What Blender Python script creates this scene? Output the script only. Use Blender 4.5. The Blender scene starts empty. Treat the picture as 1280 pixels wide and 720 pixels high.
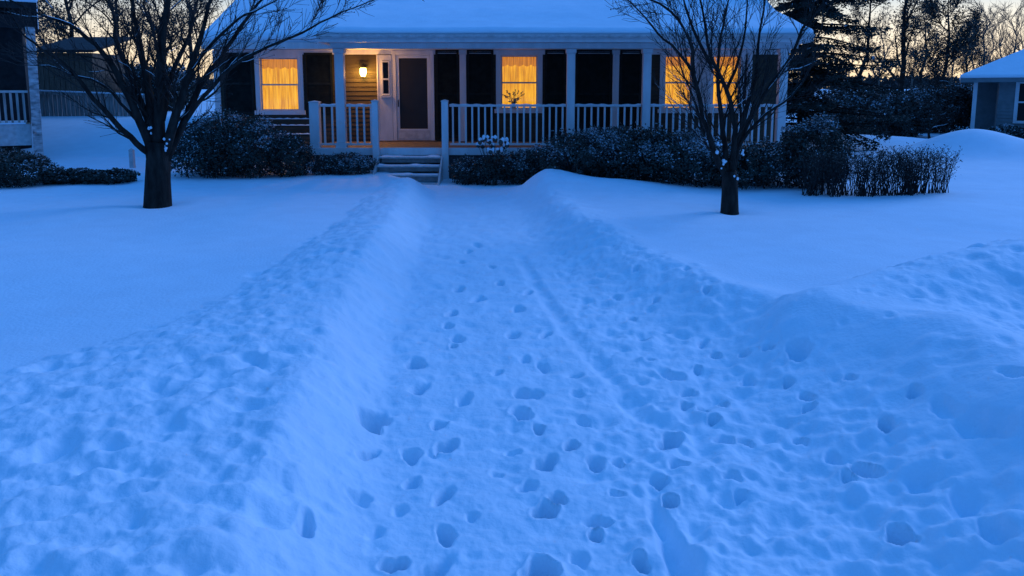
import bpy, math, random
import numpy as np
from mathutils import Vector, Matrix
R = math.radians
rnd = random.Random(7)
sc = bpy.context.scene
C = sc.collection
H = 2.05            # eye height over the trodden path
PITCH = R(8.0); SH = -0.0871; F = 950/1280.0
Fw = Vector((0, math.cos(PITCH), -math.sin(PITCH))); Up = Vector((0, math.sin(PITCH), math.cos(PITCH)))

def ray(px, py):
    u = (px-640)/950.0; v = -(py-360)/950.0 + SH*1280/950.0
    return Fw + Vector((u, 0, 0)) + Up*v
def P(px, py, Y):
    d = ray(px, py); t = Y/d.y
    return Vector((d.x*t, Y, H+d.z*t))
def G(px, py, z=0.0):
    d = ray(px, py); t = (z-H)/d.z
    return Vector((d.x*t, d.y*t, z))

# ------------------------------------------------------------------ materials
def nodes(m): return m.node_tree.nodes, m.node_tree.links
def mat(name, col, rough=.7, var=.25, scale=8.0, bump=.0, bscale=40.0, spec=.3, vcol=None, stretch=(1,1,1)):
    m = bpy.data.materials.new(name); m.use_nodes = True
    N, L = nodes(m); b = N['Principled BSDF']
    tc = N.new('ShaderNodeTexCoord'); mp = N.new('ShaderNodeMapping'); mp.inputs['Scale'].default_value = stretch
    L.new(tc.outputs['Object'], mp.inputs[0])
    n = N.new('ShaderNodeTexNoise'); n.inputs['Scale'].default_value = scale; n.inputs['Detail'].default_value = 5
    L.new(mp.outputs[0], n.inputs['Vector'])
    r = N.new('ShaderNodeValToRGB')
    a = [max(0, c*(1-var)) for c in col]; z = vcol or [min(1, c*(1+var)) for c in col]
    r.color_ramp.elements[0].position = .3; r.color_ramp.elements[0].color = (*a, 1)
    r.color_ramp.elements[1].position = .7; r.color_ramp.elements[1].color = (*z, 1)
    L.new(n.outputs[0], r.inputs[0]); L.new(r.outputs[0], b.inputs['Base Color'])
    b.inputs['Roughness'].default_value = rough; b.inputs['Specular IOR Level'].default_value = spec
    if bump:
        n2 = N.new('ShaderNodeTexNoise'); n2.inputs['Scale'].default_value = bscale; n2.inputs['Detail'].default_value = 6
        L.new(mp.outputs[0], n2.inputs['Vector'])
        bp = N.new('ShaderNodeBump'); bp.inputs['Strength'].default_value = bump; bp.inputs['Distance'].default_value = .02
        L.new(n2.outputs[0], bp.inputs['Height']); L.new(bp.outputs[0], b.inputs['Normal'])
    return m
SNOWC = (.74, .86, .94)
M = {}
M['snow'] = mat('snow', SNOWC, .75, .03, 3, .35, 30, .2)
M['snow_soft'] = mat('snow_soft', SNOWC, .8, .03, 3, .3, 14, .2)
M['bark'] = mat('bark', (.026, .021, .018), .9, .6, 14, 1.0, 50, .15, stretch=(1, 1, .3))
M['twig'] = mat('twig', (.035, .030, .028), .9, .4, 6)
M['palebark'] = mat('palebark', (.10, .085, .07), .9, .4, 6)
M['frost'] = mat('frosted_leaf', (.42, .46, .50), .85, .4, 20)
M['leaf'] = mat('evergreen_leaf', (.034, .045, .036), .55, .6, 5, spec=.35)
M['pine'] = mat('pine_needle', (.018, .030, .024), .7, .5, 3)
M['dryleaf'] = mat('dry_leaf', (.075, .065, .055), .8, .5, 3)
M['white'] = mat('white_paint', (.62, .63, .64), .5, .10, 5, .15, 60, .4, stretch=(1, 1, .3))
M['whited'] = mat('worn_white_paint', (.50, .50, .50), .6, .2, 9, .3, 60, .3)
M['siding'] = mat('dark_siding', (.060, .045, .028), .7, .3, 4, .3, 60, .3, stretch=(.3, 1, 3))
M['shutter'] = mat('shutter_paint', (.015, .021, .019), .75, .3, 8, .1, 40, .12)
M['grey'] = mat('grey_siding', (.16, .19, .20), .7, .15, 4, .2, 40, .3)
M['dark'] = mat('dark_timber', (.020, .020, .022), .8, .4, 6, .2, 40)
M['fence'] = mat('fence_wood', (.36, .33, .31), .85, .45, 5, .5, 30, .2, stretch=(4, 4, .4))
M['tan'] = mat('tan_boards', (.13, .095, .07), .85, .4, 5, .4, 30, .2, stretch=(4, 4, .4))
M['deck'] = mat('deck_wood', (.22, .15, .09), .7, .35, 8, .3, 40, .3)
M['lattice'] = mat('skirt_boards', (.055, .055, .060), .8, .5, 20, .3, 40)
M['metal'] = mat('dark_metal', (.03, .03, .03), .4, .2, 8, spec=.5)
M['concrete'] = mat('foundation', (.10, .10, .10), .9, .3, 10, .3, 50)

def glass_mat(name, refl=.10):
    m = bpy.data.materials.new(name); m.use_nodes = True; N, L = nodes(m)
    N.remove(N['Principled BSDF']); o = N['Material Output']
    t = N.new('ShaderNodeBsdfTransparent'); g = N.new('ShaderNodeBsdfGlossy'); g.inputs['Roughness'].default_value = .03
    x = N.new('ShaderNodeMixShader'); x.inputs[0].default_value = refl
    L.new(t.outputs[0], x.inputs[1]); L.new(g.outputs[0], x.inputs[2]); L.new(x.outputs[0], o.inputs[0])
    return m
M['glass'] = glass_mat('window_glass', .06)
M['darkglass'] = mat('dark_glass', (.006, .007, .008), .22, .1, 3, spec=.18)
M['screen'] = mat('screen_mesh', (.018, .018, .018), .45, .1, 3, spec=.3)

def glow_mat(name, c0, c1, strength, seed=0, sx=9):  # window cloth with room light painted in as emission, streaked by noise
    m = bpy.data.materials.new(name); m.use_nodes = True; N, L = nodes(m)
    b = N['Principled BSDF']
    tc = N.new('ShaderNodeTexCoord'); mp = N.new('ShaderNodeMapping'); mp.inputs['Scale'].default_value = (sx, 1, 1.1)
    mp.inputs['Location'].default_value = (seed*3.7, 0, seed)
    L.new(tc.outputs['Object'], mp.inputs[0])
    n = N.new('ShaderNodeTexNoise'); n.inputs['Scale'].default_value = 1.2; n.inputs['Detail'].default_value = 6; n.inputs['Roughness'].default_value = .65
    L.new(mp.outputs[0], n.inputs['Vector'])
    r = N.new('ShaderNodeValToRGB'); e = r.color_ramp.elements
    e[0].position = .30; e[0].color = (*c0, 1); e[1].position = .68; e[1].color = (*c1, 1)
    L.new(n.outputs[0], r.inputs[0])
    L.new(r.outputs[0], b.inputs['Emission Color']); b.inputs['Emission Strength'].default_value = strength
    b.inputs['Base Color'].default_value = (.3, .2, .08, 1); b.inputs['Roughness'].default_value = .9
    return m

# ------------------------------------------------------------------ mesh helpers
class MB:
    def __init__(s): s.v = []; s.f = []; s.arr = []; s.n = 0
    def add(s, vs, fs):
        b = len(s.v); s.v += [tuple(p) for p in vs]; s.f += [tuple(i+b for i in q) for q in fs]
    def box(s, x0, x1, y0, y1, z0, z1):
        if x0 > x1: x0, x1 = x1, x0
        if z0 > z1: z0, z1 = z1, z0
        s.add([(x0,y0,z0),(x1,y0,z0),(x1,y1,z0),(x0,y1,z0),(x0,y0,z1),(x1,y0,z1),(x1,y1,z1),(x0,y1,z1)],
              [(0,3,2,1),(4,5,6,7),(0,1,5,4),(1,2,6,5),(2,3,7,6),(3,0,4,7)])
    def beam(s, a, b, w, h):
        a = Vector(a); b = Vector(b); d = (b-a).normalized()
        up = Vector((0,0,1)) if abs(d.z) < .95 else Vector((0,1,0))
        r = d.cross(up).normalized()*w/2; u = r.cross(d).normalized()*h/2
        vs = [p+i*r+j*u for p in (a, b) for i, j in ((-1,-1),(1,-1),(1,1),(-1,1))]
        s.add(vs, [(0,3,2,1),(4,5,6,7),(0,1,5,4),(1,2,6,5),(2,3,7,6),(3,0,4,7)])
    def tube(s, pts, rad, n=6, cap=True):
        pts = [Vector(p) for p in pts]; m = len(pts); base = len(s.v)
        ref = Vector((.31, .95, .05)).normalized()
        for i, p in enumerate(pts):
            d = (pts[min(i+1, m-1)]-pts[max(i-1, 0)])
            if d.length < 1e-9: d = Vector((0,0,1))
            d.normalize(); a = d.cross(ref)
            if a.length < .05: a = d.cross(Vector((1,0,0)))
            a.normalize(); b = d.cross(a)
            for k in range(n):
                t = 2*math.pi*k/n; q = p + (a*math.cos(t)+b*math.sin(t))*rad[i]
                s.v.append((q.x, q.y, q.z))
        for i in range(m-1):
            for k in range(n):
                k2 = (k+1) % n
                s.f.append((base+i*n+k, base+i*n+k2, base+(i+1)*n+k2, base+(i+1)*n+k))
        if cap:
            s.f.append(tuple(base+k for k in reversed(range(n)))); s.f.append(tuple(base+(m-1)*n+k for k in range(n)))
    def lathe(s, cx, cy, prof, n=16):
        base = len(s.v)
        for r, z in prof:
            for k in range(n):
                t = 2*math.pi*k/n; s.v.append((cx+r*math.cos(t), cy+r*math.sin(t), z))
        for i in range(len(prof)-1):
            for k in range(n):
                k2 = (k+1) % n; s.f.append((base+i*n+k, base+i*n+k2, base+(i+1)*n+k2, base+(i+1)*n+k))
    def quads(s, A):      # A: (n,4,3) numpy
        s.arr.append(np.asarray(A, dtype=np.float32).reshape(-1, 4, 3))
    def build(s, name, m, parent=None, org=(0,0,0), smooth=False, bevel=0):
        v = np.array(s.v, dtype=np.float32).reshape(-1, 3)
        me = bpy.data.meshes.new(name)
        if s.arr:
            q = np.concatenate(s.arr); nv = len(v)
            lo = np.fromiter((i for f in s.f for i in f), dtype=np.int32)
            ln = np.fromiter((len(f) for f in s.f), dtype=np.int32)
            qi = np.arange(nv, nv+len(q)*4, dtype=np.int32)
            allv = np.concatenate([v, q.reshape(-1, 3)]); lo = np.concatenate([lo, qi]); ln = np.concatenate([ln, np.full(len(q), 4, np.int32)])
            allv = allv - np.array(org, dtype=np.float32)
            rawmesh(me, allv, lo, ln)
        else:
            v = v - np.array(org, dtype=np.float32)
            me.from_pydata(v.tolist(), [], s.f)
        me.validate(); me.materials.append(m)
        if smooth: me.polygons.foreach_set('use_smooth', [True]*len(me.polygons))
        o = bpy.data.objects.new(name, me); C.objects.link(o)
        if parent: o.parent = parent
        else: o.location = org
        if bevel:
            b = o.modifiers.new('b', 'BEVEL'); b.width = bevel; b.segments = 2; b.limit_method = 'ANGLE'
        return o
def rawmesh(me, v, loops, lens):
    me.vertices.add(len(v)); me.vertices.foreach_set('co', np.ascontiguousarray(v, dtype=np.float32).ravel())
    me.loops.add(len(loops)); me.loops.foreach_set('vertex_index', loops.astype(np.int32))
    me.polygons.add(len(lens)); st = np.zeros(len(lens), np.int32); st[1:] = np.cumsum(lens)[:-1]
    me.polygons.foreach_set('loop_start', st)
    me.update(calc_edges=True)

def tag(o, label=None, cat=None, group=None, kind=None):
    if label: o['label'] = label
    if cat: o['category'] = cat
    if group: o['group'] = group
    if kind: o['kind'] = kind
    return o
def thing(name, loc, label, cat, group=None):
    o = bpy.data.objects.new(name, None); C.objects.link(o); o.location = loc; o.empty_display_size = .2
    return tag(o, label, cat, group)
def copy_tree(o, parent=None):
    c = o.copy(); C.objects.link(c)
    if parent: c.parent = parent
    for ch in [x for x in C.objects if x.parent == o]: copy_tree(ch, c)
    return c

def leafquads(P0, size, seed, aspect=.55, flat=0):
    r = np.random.default_rng(seed); n = len(P0)
    a = r.normal(size=(n, 3)); 
    if flat: a[:, 2] *= flat
    a /= np.linalg.norm(a, axis=1)[:, None]
    b = np.cross(a, r.normal(size=(n, 3))); b /= np.linalg.norm(b, axis=1)[:, None]
    s = (size*r.uniform(.6, 1.4, n))[:, None]
    A = a*s/2; B = b*s*aspect/2
    return np.stack([P0-A, P0-B, P0+A, P0+B], 1)
# ------------------------------------------------------------------ noise
def _hash(ix, iy, seed):
    h = (ix.astype(np.int64)*374761393 + iy.astype(np.int64)*668265263 + seed*1442695041) & 0xffffffff
    h = ((h ^ (h >> 13))*1274126177) & 0xffffffff
    return ((h ^ (h >> 16)) & 0xffff)/65535.0
def vnoise(x, y, seed=0):
    ix = np.floor(x); iy = np.floor(y); fx = x-ix; fy = y-iy
    fx = fx*fx*fx*(fx*(fx*6-15)+10); fy = fy*fy*fy*(fy*(fy*6-15)+10)
    a = _hash(ix, iy, seed); b = _hash(ix+1, iy, seed); c = _hash(ix, iy+1, seed); d = _hash(ix+1, iy+1, seed)
    return (a*(1-fx)+b*fx)*(1-fy) + (c*(1-fx)+d*fx)*fy
def fbm(x, y, f, octv=4, seed=0, g=.5):
    s = 0; a = 1; t = 0
    for o in range(octv):
        ca, sa = math.cos(.6*o+.3), math.sin(.6*o+.3)
        s = s + a*(vnoise((x*ca-y*sa)*f+o*17.3, (x*sa+y*ca)*f+o*9.1, seed+o)*2-1); t += a; a *= g; f *= 2.03
    return s/t
def sstep(a, b, x):
    t = np.clip((x-a)/(b-a), 0, 1); return t*t*(3-2*t)
def gauss(x, y, cx, cy, rx, ry, ang=0):
    ca, sa = math.cos(ang), math.sin(ang); dx = x-cx; dy = y-cy
    return np.exp(-(((dx*ca+dy*sa)/rx)**2 + ((-dx*sa+dy*ca)/ry)**2))

# ------------------------------------------------------------------ snow terrain
def right_edge(y):      # outer limit of the path's right bank
    return np.interp(y, [0, 3, 5, 6.2, 7.2, 9, 12.5, 16], [3.2, 3.2, 3.1, 2.6, 2.1, 1.6, 1.0, .7])
def plough_edge(x):     # where the street-side heap meets the smooth right lawn
    return np.interp(x, [1.8, 2.2, 3.3, 5.2, 9, 14], [6.1, 6.5, 7.3, 8.4, 9.2, 10])
def masks(x, y):
    wob = .10*(fbm(x, y, 1.7, 3, 5))
    xin = np.interp(y, [0, 3, 6, 9, 13, 15.5, 17], [-.72, -.86, -1.22, -1.42, -1.60, -1.8, -2.6])+wob*.5
    xout = np.interp(y, [0, 3.2, 4.8, 6.2, 9, 15.5, 17.5], [-7, -5.2, -3.35, -2.72, -2.55, -2.6, -3.2])+wob
    return xin, xout
def height(x, y):
    xin, xout = masks(x, y)
    lawnL = .20 + .03*fbm(x, y, .35, 2, 11)
    lawnR = .20 + .03*fbm(x, y, .35, 2, 12)
    near = sstep(16.6, 14.3, y)
    # left bank
    s = (x-xout)/(xin-xout)
    crest = (.13+.03*fbm(x, y, .8, 2, 3))*near
    bank = lawnL + crest*np.clip(np.sin(np.clip(s, 0, 1.0)*math.pi*.72), 0, 1)
    drop = sstep(xin+.30, xin-.30, x)
    left = bank*drop
    # right side
    xr = right_edge(y)+.10*fbm(x, y, 1.3, 3, 8)
    inner = np.interp(y, [0, 3.5, 5, 6, 7.5, 9, 12, 15, 16.5], [1.9, 2.05, 2.05, 1.5, .85, .45, .15, -.05, .5])
    xr = xr+.16*fbm(x, y, .8, 3, 73); t = np.clip((x-inner)/(xr-inner), 0, 1)
    rr = np.where(x > inner, sstep(0, 1, t)*lawnR, 0)
    tu = (x-inner)/(xr-inner)
    rr = rr + near*(.05+.05*fbm(x, y, .9, 2, 71))*np.exp(-((tu-.80)/.40)**2)*(x > inner)*sstep(3, 7, y)
    # everything beyond the path at the house end comes back level
    z = left + rr
    pe = plough_edge(x)
    pm = sstep(0, -.7, y-pe)*sstep(1.5, 2.3, x)
    z = z + pm*.17 + .20*gauss(x, y, 4.5, 6.8, 1.5, .65, .35) + .3*gauss(x, y, 6.5, 7.5, 1.6, .75, .2) + (.07+.04*fbm(x, y, 1.2, 2, 15))*2.0*np.exp(-((x-3.15-.12*np.sin(y*1.3))/np.where(x < 3.15, .55, .38))**2)*sstep(5.9, 4.9, y)*sstep(-2, 2, y)
    z = z - .12*gauss(x, y, 4.3, 5.4, .7, 1.0) - .10*gauss(x, y, -3.2, 2.6, 1.4, 1.0)
    # heaps at the house end of the path
    z = z + .24*gauss(x, y, .72, 15.3, .75, 1.0) + .13*gauss(x, y, 1.9, 14.8, 1.3, .9, -.3) + .05*gauss(x, y, -2.3, 15.0, .5, 1.3) + .02*fbm(x, y, 2.2, 3, 19)*gauss(x, y, 1, 15.3, 2, 1.4)
    z = z + .05*sstep(15, 17.5, y)*sstep(1.5, .5, abs(x+2.3))
    # ground climbing behind on the left, drifts on the right
    z = z + 1.05*sstep(18.8, 25.5, y)*sstep(-8.6, -10.2, x)
    z = z + .78*gauss(x, y, 13.3, 22.0, 1.8, 1.2, .1) + .42*gauss(x, y, 16.4, 20.6, 1.9, 1.5) + .42*gauss(x, y, 11.5, 26, 4, 1.4)
    z = z + 1.1*sstep(34, 60, y)*sstep(12, 20, x) + 1.2*sstep(40, 120, y)
    z = z - .07*gauss(x, y, P(197, 252, 12.75).x, 12.7, .42, .5) - .06*gauss(x, y, P(912, 262, 11.9).x, 11.85, .30, .38) + .03*gauss(x, y, P(197, 252, 12.75).x-.3, 12.1, 1.2, .5)
    return z
def tex_mask(x, y):
    xin, xout = masks(x, y)
    L = sstep(xout-.12, xout+.18, x)*sstep(xin+.25, xin-.2, x)*(1-.55*sstep(xin-.75, xin-.15, x))
    Rr = sstep(.35, .9, x)*sstep(right_edge(y)+.15, right_edge(y)-.2, x)
    pm = sstep(.1, -.35, y-plough_edge(x))*sstep(1.8, 2.4, x)
    return L, np.maximum(Rr, pm)

ys = [-150, -70, -30, -14, -7, -4, -2.5, -1.5, -.8, -.2, .4, .9, 1.3, 1.6, 1.85, 2.05, 2.2]
y = 2.2
while y < 19: y += min(.07, .0024*y**1.35); ys.append(y)
while y < 30: y += .10; ys.append(y)
while y < 600: y *= 1.03; ys.append(y)
ys = np.array(ys)
core = np.linspace(-.80, .80, 960)
ex = .80*np.cumprod(np.full(46, 1.085)); us = np.concatenate([-ex[::-1], core, ex])
wy = np.abs(ys)+.8
Xg = us[None, :]*wy[:, None]; Yg = np.repeat(ys[:, None], len(us), 1)
Zg = height(Xg, Yg)
TL, TR = tex_mask(Xg, Yg)
nearf = sstep(17.5, 14.5, Yg)
texm = np.maximum(TL*.60, TR*(.62-.38*sstep(2.0, 2.4, Xg)*sstep(3.5, 3.1, Xg)))*nearf
pathm = (1-np.clip(TL+TR, 0, 1))*sstep(-2.2, -1.6, Xg)*sstep(1.4, 1.0, Xg)*nearf
fa = fbm(Xg, Yg, 4.2, 4, 21, .55); fb = fbm(Xg+5, Yg, 9.5, 3, 31, .6); bill = np.abs(fbm(Xg, Yg, 3.1, 3, 41))
sizef = np.clip(1.25-.05*Yg, .55, 1.1)
Zg += texm*sizef*(.030*fa + .014*fb + .034*bill) + pathm*(.020*fa+.008*fb+.012*bill)
Zg += (.012*fbm(Xg, Yg, .9, 4, 51)+.03*fbm(Xg, Yg*1.8, .33, 2, 53)*sstep(2.5, 4, np.abs(Xg-.3)))*(1-texm)
chunk = sstep(4.2, 3.3, Yg)*sstep(1.4, 2.0, Xg)+.45*sstep(4.2, 2.8, Yg)*sstep(-1.9, -2.8, Xg)
Zg += chunk*(.075*fbm(Xg, Yg, 2.3, 4, 61, .55)+.05*bill)
del fa, fb, bill

def dent(cx, cy, rx, ry, dep, ang=0, rim=.12, pw=2.0, irr=.10):
    R0 = 1.9*max(rx, ry)
    j0, j1 = np.searchsorted(ys, [cy-R0, cy+R0])
    if j1 <= j0: return
    ulo = (cx-R0)/(abs(cy)+.8); uhi = (cx+R0)/(abs(cy)+.8); pad = .04
    i0, i1 = np.searchsorted(us, [ulo-pad, uhi+pad])
    if i1 <= i0: return
    x = Xg[j0:j1, i0:i1]-cx; yy = Yg[j0:j1, i0:i1]-cy; ca, sa = math.cos(ang), math.sin(ang)
    r = np.sqrt(((x*ca+yy*sa)/rx)**2 + ((-x*sa+yy*ca)/ry)**2)
    if irr:
        a_ = np.arctan2(yy, x); p_ = (cx*37.1+cy*11.7) % 6.28
        r = r*(1+irr*(.55*np.sin(a_*2+p_)+.45*np.sin(a_*3+p_*2.3)+.3*np.sin(a_*5+p_*3.1)))+irr*.9*fbm(x+cx, yy+cy, 14, 2, 5)*np.minimum(r, 1.3)
    Zg[j0:j1, i0:i1] += -dep*np.exp(-r**(2*pw)) + dep*rim*np.exp(-((r-1.3)/.28)**2)

# footprints and holes seen on the path: centre, width, height in the photograph, depth factor
prints = [(465,525,44,26,1.5),(457,571,16,34,.9),(519,449,26,12,1.1),(524,482,22,14,1.2),(549,526,20,15,1.1),(558,552,30,16,.9),
 (514,562,32,16,.8),(515,597,22,18,.6),(553,613,16,28,.8),(557,662,26,24,.9),(491,700,36,18,1.2),(540,706,28,36,1.0),(382,692,18,28,.8),
 (655,486,24,13,1.3),(673,487,14,9,1.0),(651,512,28,20,1.1),(674,531,16,6,1.1),(715,553,20,15,1.1),(683,573,28,20,1.1),(681,632,38,20,1.3),
 (697,617,26,14,1.0),(660,603,30,14,.5),(677,708,56,34,1.5),(747,645,36,16,1.1),(744,661,24,11,.9),(745,572,26,18,.9),(772,571,14,11,.9),
 (846,592,1,1,0),(838,546,30,22,1.1),(848,575,28,14,.8),(825,596,24,13,1.0),(838,621,24,16,1.2),(725,690,26,22,.5),(800,696,18,12,.8),
 (573,358,14,6,1),(624,351,12,5,1),(598,370,14,12,1),(565,390,15,8,1),(560,404,12,6,1),(572,418,18,8,1.1),(567,427,12,6,1.1),(641,414,18,8,1.2),
 (648,384,18,6,1),(660,362,11,8,1),(683,414,10,8,1),(656,445,14,8,.8),(678,452,12,12,.9),(580,495,20,16,.6),(622,462,14,10,.5),
 (720,465,20,6,.5),(722,486,18,8,.5),(596,304,10,4,.8),(577,324,8,4,.8),(586,311,8,4,.7),(614,330,8,4,.8),(540,560,10,8,.5),(640,560,22,10,.35),
 (590,640,22,14,.3),(620,585,18,10,.3),(500,630,26,14,.35),(450,625,36,16,.5),(470,660,24,18,.3),(770,610,20,12,.5),(730,520,18,10,.5),
 (895,441,15,7,1.1),(930,446,14,6,1),(960,449,12,6,1),(997,462,34,16,.8),(985,488,14,8,.8),(905,543,28,12,.9),(933,545,20,10,.8),(840,466,24,18,.9),
 (862,485,20,12,.8),(935,475,20,12,.6),(1008,506,12,10,1),(1012,518,8,5,1),(1105,556,20,12,1.5),(1080,596,34,20,1.1),(1125,676,44,22,1.2),
 (1222,590,56,44,1.2),(1175,560,40,26,.8),(1040,575,22,14,.6),(1060,600,18,14,.6),(1140,535,20,10,.8),(1260,560,30,30,.9),(1150,625,40,24,.7),
 (1200,660,50,34,.8),(1240,700,50,30,.9),(1060,500,10,6,.9),(1000,548,14,8,.9),(858,500,10,5,.9),(880,505,12,6,.9),(893,520,14,8,.9),
 (882,385,12,5,1),(770,370,10,4,.8),(790,395,12,5,.9),(803,420,12,5,.9),(832,410,12,4,.8),(857,360,10,5,.9),(880,425,12,6,.9),(820,380,10,4,.8),
 (795,350,10,4,.8),(812,445,16,6,.8),(872,455,14,6,.8),(905,500,14,8,.9),(915,590,26,8,.5),(925,610,20,6,.5)]
for px, py, w, h, k in prints:
    if k == 0: continue
    if px > 1140 and py > 550: k *= .5; w *= .8
    w *= .92; h *= .95
    z0 = .03
    a = G(px-w/2, py, z0); b = G(px+w/2, py, z0); n = G(px, py+h/2, z0); f = G(px, py-h/2, z0); c = G(px, py, z0)
    rx = max(.03, (b.x-a.x)/2*.82); ry = max(.035, min((f.y-n.y)/2*.8, 2.6*rx, .16))
    dent(c.x, c.y, rx, ry, 1.9*k*min(.13, .05+.5*rx), rnd.uniform(-.5, .5), rnd.uniform(.03, .14), rnd.uniform(1.5, 2.3), .24)
# sledge groove on the right of the path and the long scoop at its near end
groove = [(650,318),(662,340),(690,385),(722,425),(760,465),(788,500),(808,522)]
for i in range(len(groove)-1):
    a = G(*groove[i], .02); b = G(*groove[i+1], .02); L = (b-a).length; n = max(3, int(L/.10))
    for k in range(n):
        p = a.lerp(b, k/n); dent(p.x+rnd.uniform(-.01, .01), p.y, .07, .13, .018, -.25, .15, 1.2)
for k in range(9):
    p = G(818, 633, .02).lerp(G(858, 704, .02), k/8); dent(p.x, p.y, .035+.006*k, .09, .028+.003*k, -.1, .1, 1.5)
# scattered clods and dimples in the thrown-up snow of the banks
r2 = random.Random(3)
n_ok = 0
while n_ok < 3600:
    yy = 2.3+13.5*r2.random()**1.25; xx = r2.uniform(-6.5, 8.5)
    if abs(xx) > .75*yy+1: continue
    l, r = tex_mask(np.array([xx]), np.array([yy])); mm = max(l[0], r[0])
    if r2.random() > mm*(.9 if l[0] > r[0] else (.95 if xx < 2.2 else (.22 if xx < 3.2 else .75))): continue
    n_ok += 1
    rr = r2.uniform(.025, .085)*r2.uniform(.7, 1.2)
    if yy < 5: rr *= 1.15
    dd = rr*r2.uniform(.20, .50)*(1 if r2.random() < .68 else -.8)
    dent(xx, yy, rr, rr*r2.uniform(.6, 1.1), dd*(.66 if r[0] > l[0] else .62), r2.uniform(0, 3), .12, r2.choice([1, 1.3, 1.6]))
for _ in range(1300):
    yy = 2.3+9.5*r2.random()**1.2; xx = r2.uniform(-1.25, 1.3); rr = r2.uniform(.015, .065)
    dent(xx, yy, rr, rr*r2.uniform(.6, 1.2), rr*r2.uniform(.08, .32)*(1 if r2.random() < .7 else -.7), r2.uniform(0, 3), .1, 1.1)

for _ in range(1900):
    yy = 2.4+8*r2.random()**1.1; lim = float(np.interp(yy, [2, 5, 7, 11], [2.2, 2.3, 1.9, 1.2])); xx = r2.uniform(.5, lim); rr = r2.uniform(.012, .042)
    dent(xx, yy, rr, rr*r2.uniform(.6, 1.3), rr*r2.uniform(.15, .45)*(1 if r2.random() < .6 else -.8), r2.uniform(0, 3), .1, 1.2)
def zground(x, y): return float(height(np.array([x]), np.array([y]))[0])
Zg += np.maximum(texm, .5*pathm)*.006*fbm(Xg, Yg, 22, 3, 91, .65)
for _ in range(1):      # the thaw and settling that rounds every crumb
    Zg[1:-1, 1:-1] = .5*Zg[1:-1, 1:-1]+.125*(Zg[2:, 1:-1]+Zg[:-2, 1:-1]+Zg[1:-1, 2:]+Zg[1:-1, :-2])
nr, nc = Xg.shape
V = np.stack([Xg, Yg, Zg], -1).reshape(-1, 3)
ii = (np.arange(nr-1)[:, None]*nc + np.arange(nc-1)[None, :]).ravel()
loops = np.stack([ii, ii+1, ii+nc+1, ii+nc], -1).ravel()
me = bpy.data.meshes.new('snow_ground'); rawmesh(me, V, loops, np.full(len(ii), 4, np.int32))
me.polygons.foreach_set('use_smooth', np.ones(len(ii), bool)); me.materials.append(M['snow'])
g = bpy.data.objects.new('snow_ground', me); C.objects.link(g); tag(g, kind='structure')
del V, loops, ii

# ------------------------------------------------------------------ the house
YW, YP = 20.2, 17.9
def xw(px, py=110): return P(px, py, YW).x
def zw(py, px=640): return P(px, py, YW).z
def xp(px, py=140): return P(px, py, YP).x
def zp(py): return P(640, py, YP).z
ZF = .75                      # porch floor
house = thing('ranch_house', (0, YW, 0), 'low dark house with snowy roof, white porch posts, lit orange windows and lamp', 'house')
HO = (0, YW, 0)
def hb(mb, name, m, parent=house, **k): return mb.build(name, M[m] if isinstance(m, str) else m, parent, HO, **k)
XL, XR = xw(270), xw(978)
YB = 28.6; ZE = 3.28           # wall top under the main eave
# openings on the front wall: (x0,x1,z0,z1)
wins = []
for (p0, p1, q0, q1) in ((320,380,66,141),(620,678,63,139),(824,870,63,139),(884,930,63,139)):
    wins.append((xw(p0), xw(p1), zw(q1), zw(q0)))
dx0, dx1 = xw(472), xw(543)
openings = [(a+.04, b-.04, c+.04, d-.04) for a, b, c, d in wins] + [(dx0+.04, dx1-.04, ZF, zw(64))]
w = MB()
zc = .35
back = YW+.16
# solid wall in panels around the openings
xs = sorted([XL, XR]+[v for o in openings for v in o[:2]])
for i in range(len(xs)-1):
    a, b = xs[i], xs[i+1]; mid = (a+b)/2
    o = [q for q in openings if q[0] < mid < q[1]]
    if not o: w.box(a, b, YW, back, .1, ZE)
    else:
        w.box(a, b, YW, back, .1, o[0][2]); w.box(a, b, YW, back, o[0][3], ZE)
# lapped clapboards
z = zc; ch = .115
while z < ZE-.02:
    z1 = min(z+ch, ZE); segs = [(XL, XR)]
    for o in openings:
        if z1 > o[2]-.001 and z < o[3]:
            ns = []
            for a, b in segs:
                if o[1] <= a or o[0] >= b: ns.append((a, b)); continue
                if o[0] > a: ns.append((a, o[0]))
                if o[1] < b: ns.append((o[1], b))
            segs = ns
    for a, b in segs:
        w.add([(a,YW-.026,z),(b,YW-.026,z),(b,YW-.004,z1),(a,YW-.004,z1),(a,YW-.002,z),(b,YW-.002,z)],
              [(0,1,2,3),(0,4,5,1)])
    z += ch
w.box(XL, XL+.16, back, YB, .1, ZE); w.box(XR-.16, XR, back, YB, .1, ZE); w.box(XL, XR, YB, YB+.16, .1, ZE)
hb(w, 'wall', 'siding')
# gable triangles
YR = (19.7+YB+.6)/2; SL = .46; ZR = 3.32+(YR-19.7)*SL
for x in (XL, XR-.16):
    t = MB(); t.add([(x,YW,ZE),(x,YB,ZE),(x,YR,ZR-.25),(x+.16,YW,ZE),(x+.16,YB,ZE),(x+.16,YR,ZR-.25)], [(0,1,2),(3,5,4),(0,2,5,3),(2,1,4,5),(0,3,4,1)])
    hb(t, 'gable', 'siding')
f = MB(); f.box(XL+.01, XR-.01, YW+.001, YB+.1, -.3, .1); hb(f, 'foundation', 'concrete')
fl = MB(); fl.box(XL+.17, XR-.17, back+.01, YB-.01, ZF-.15, ZF-.02); hb(fl, 'inner_floor', 'deck')
iw = MB(); iw.box(XL+.17, XR-.17, 23.0, 23.12, ZF-.02, ZE-.01); hb(iw, 'inner_wall', 'tan')

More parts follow.
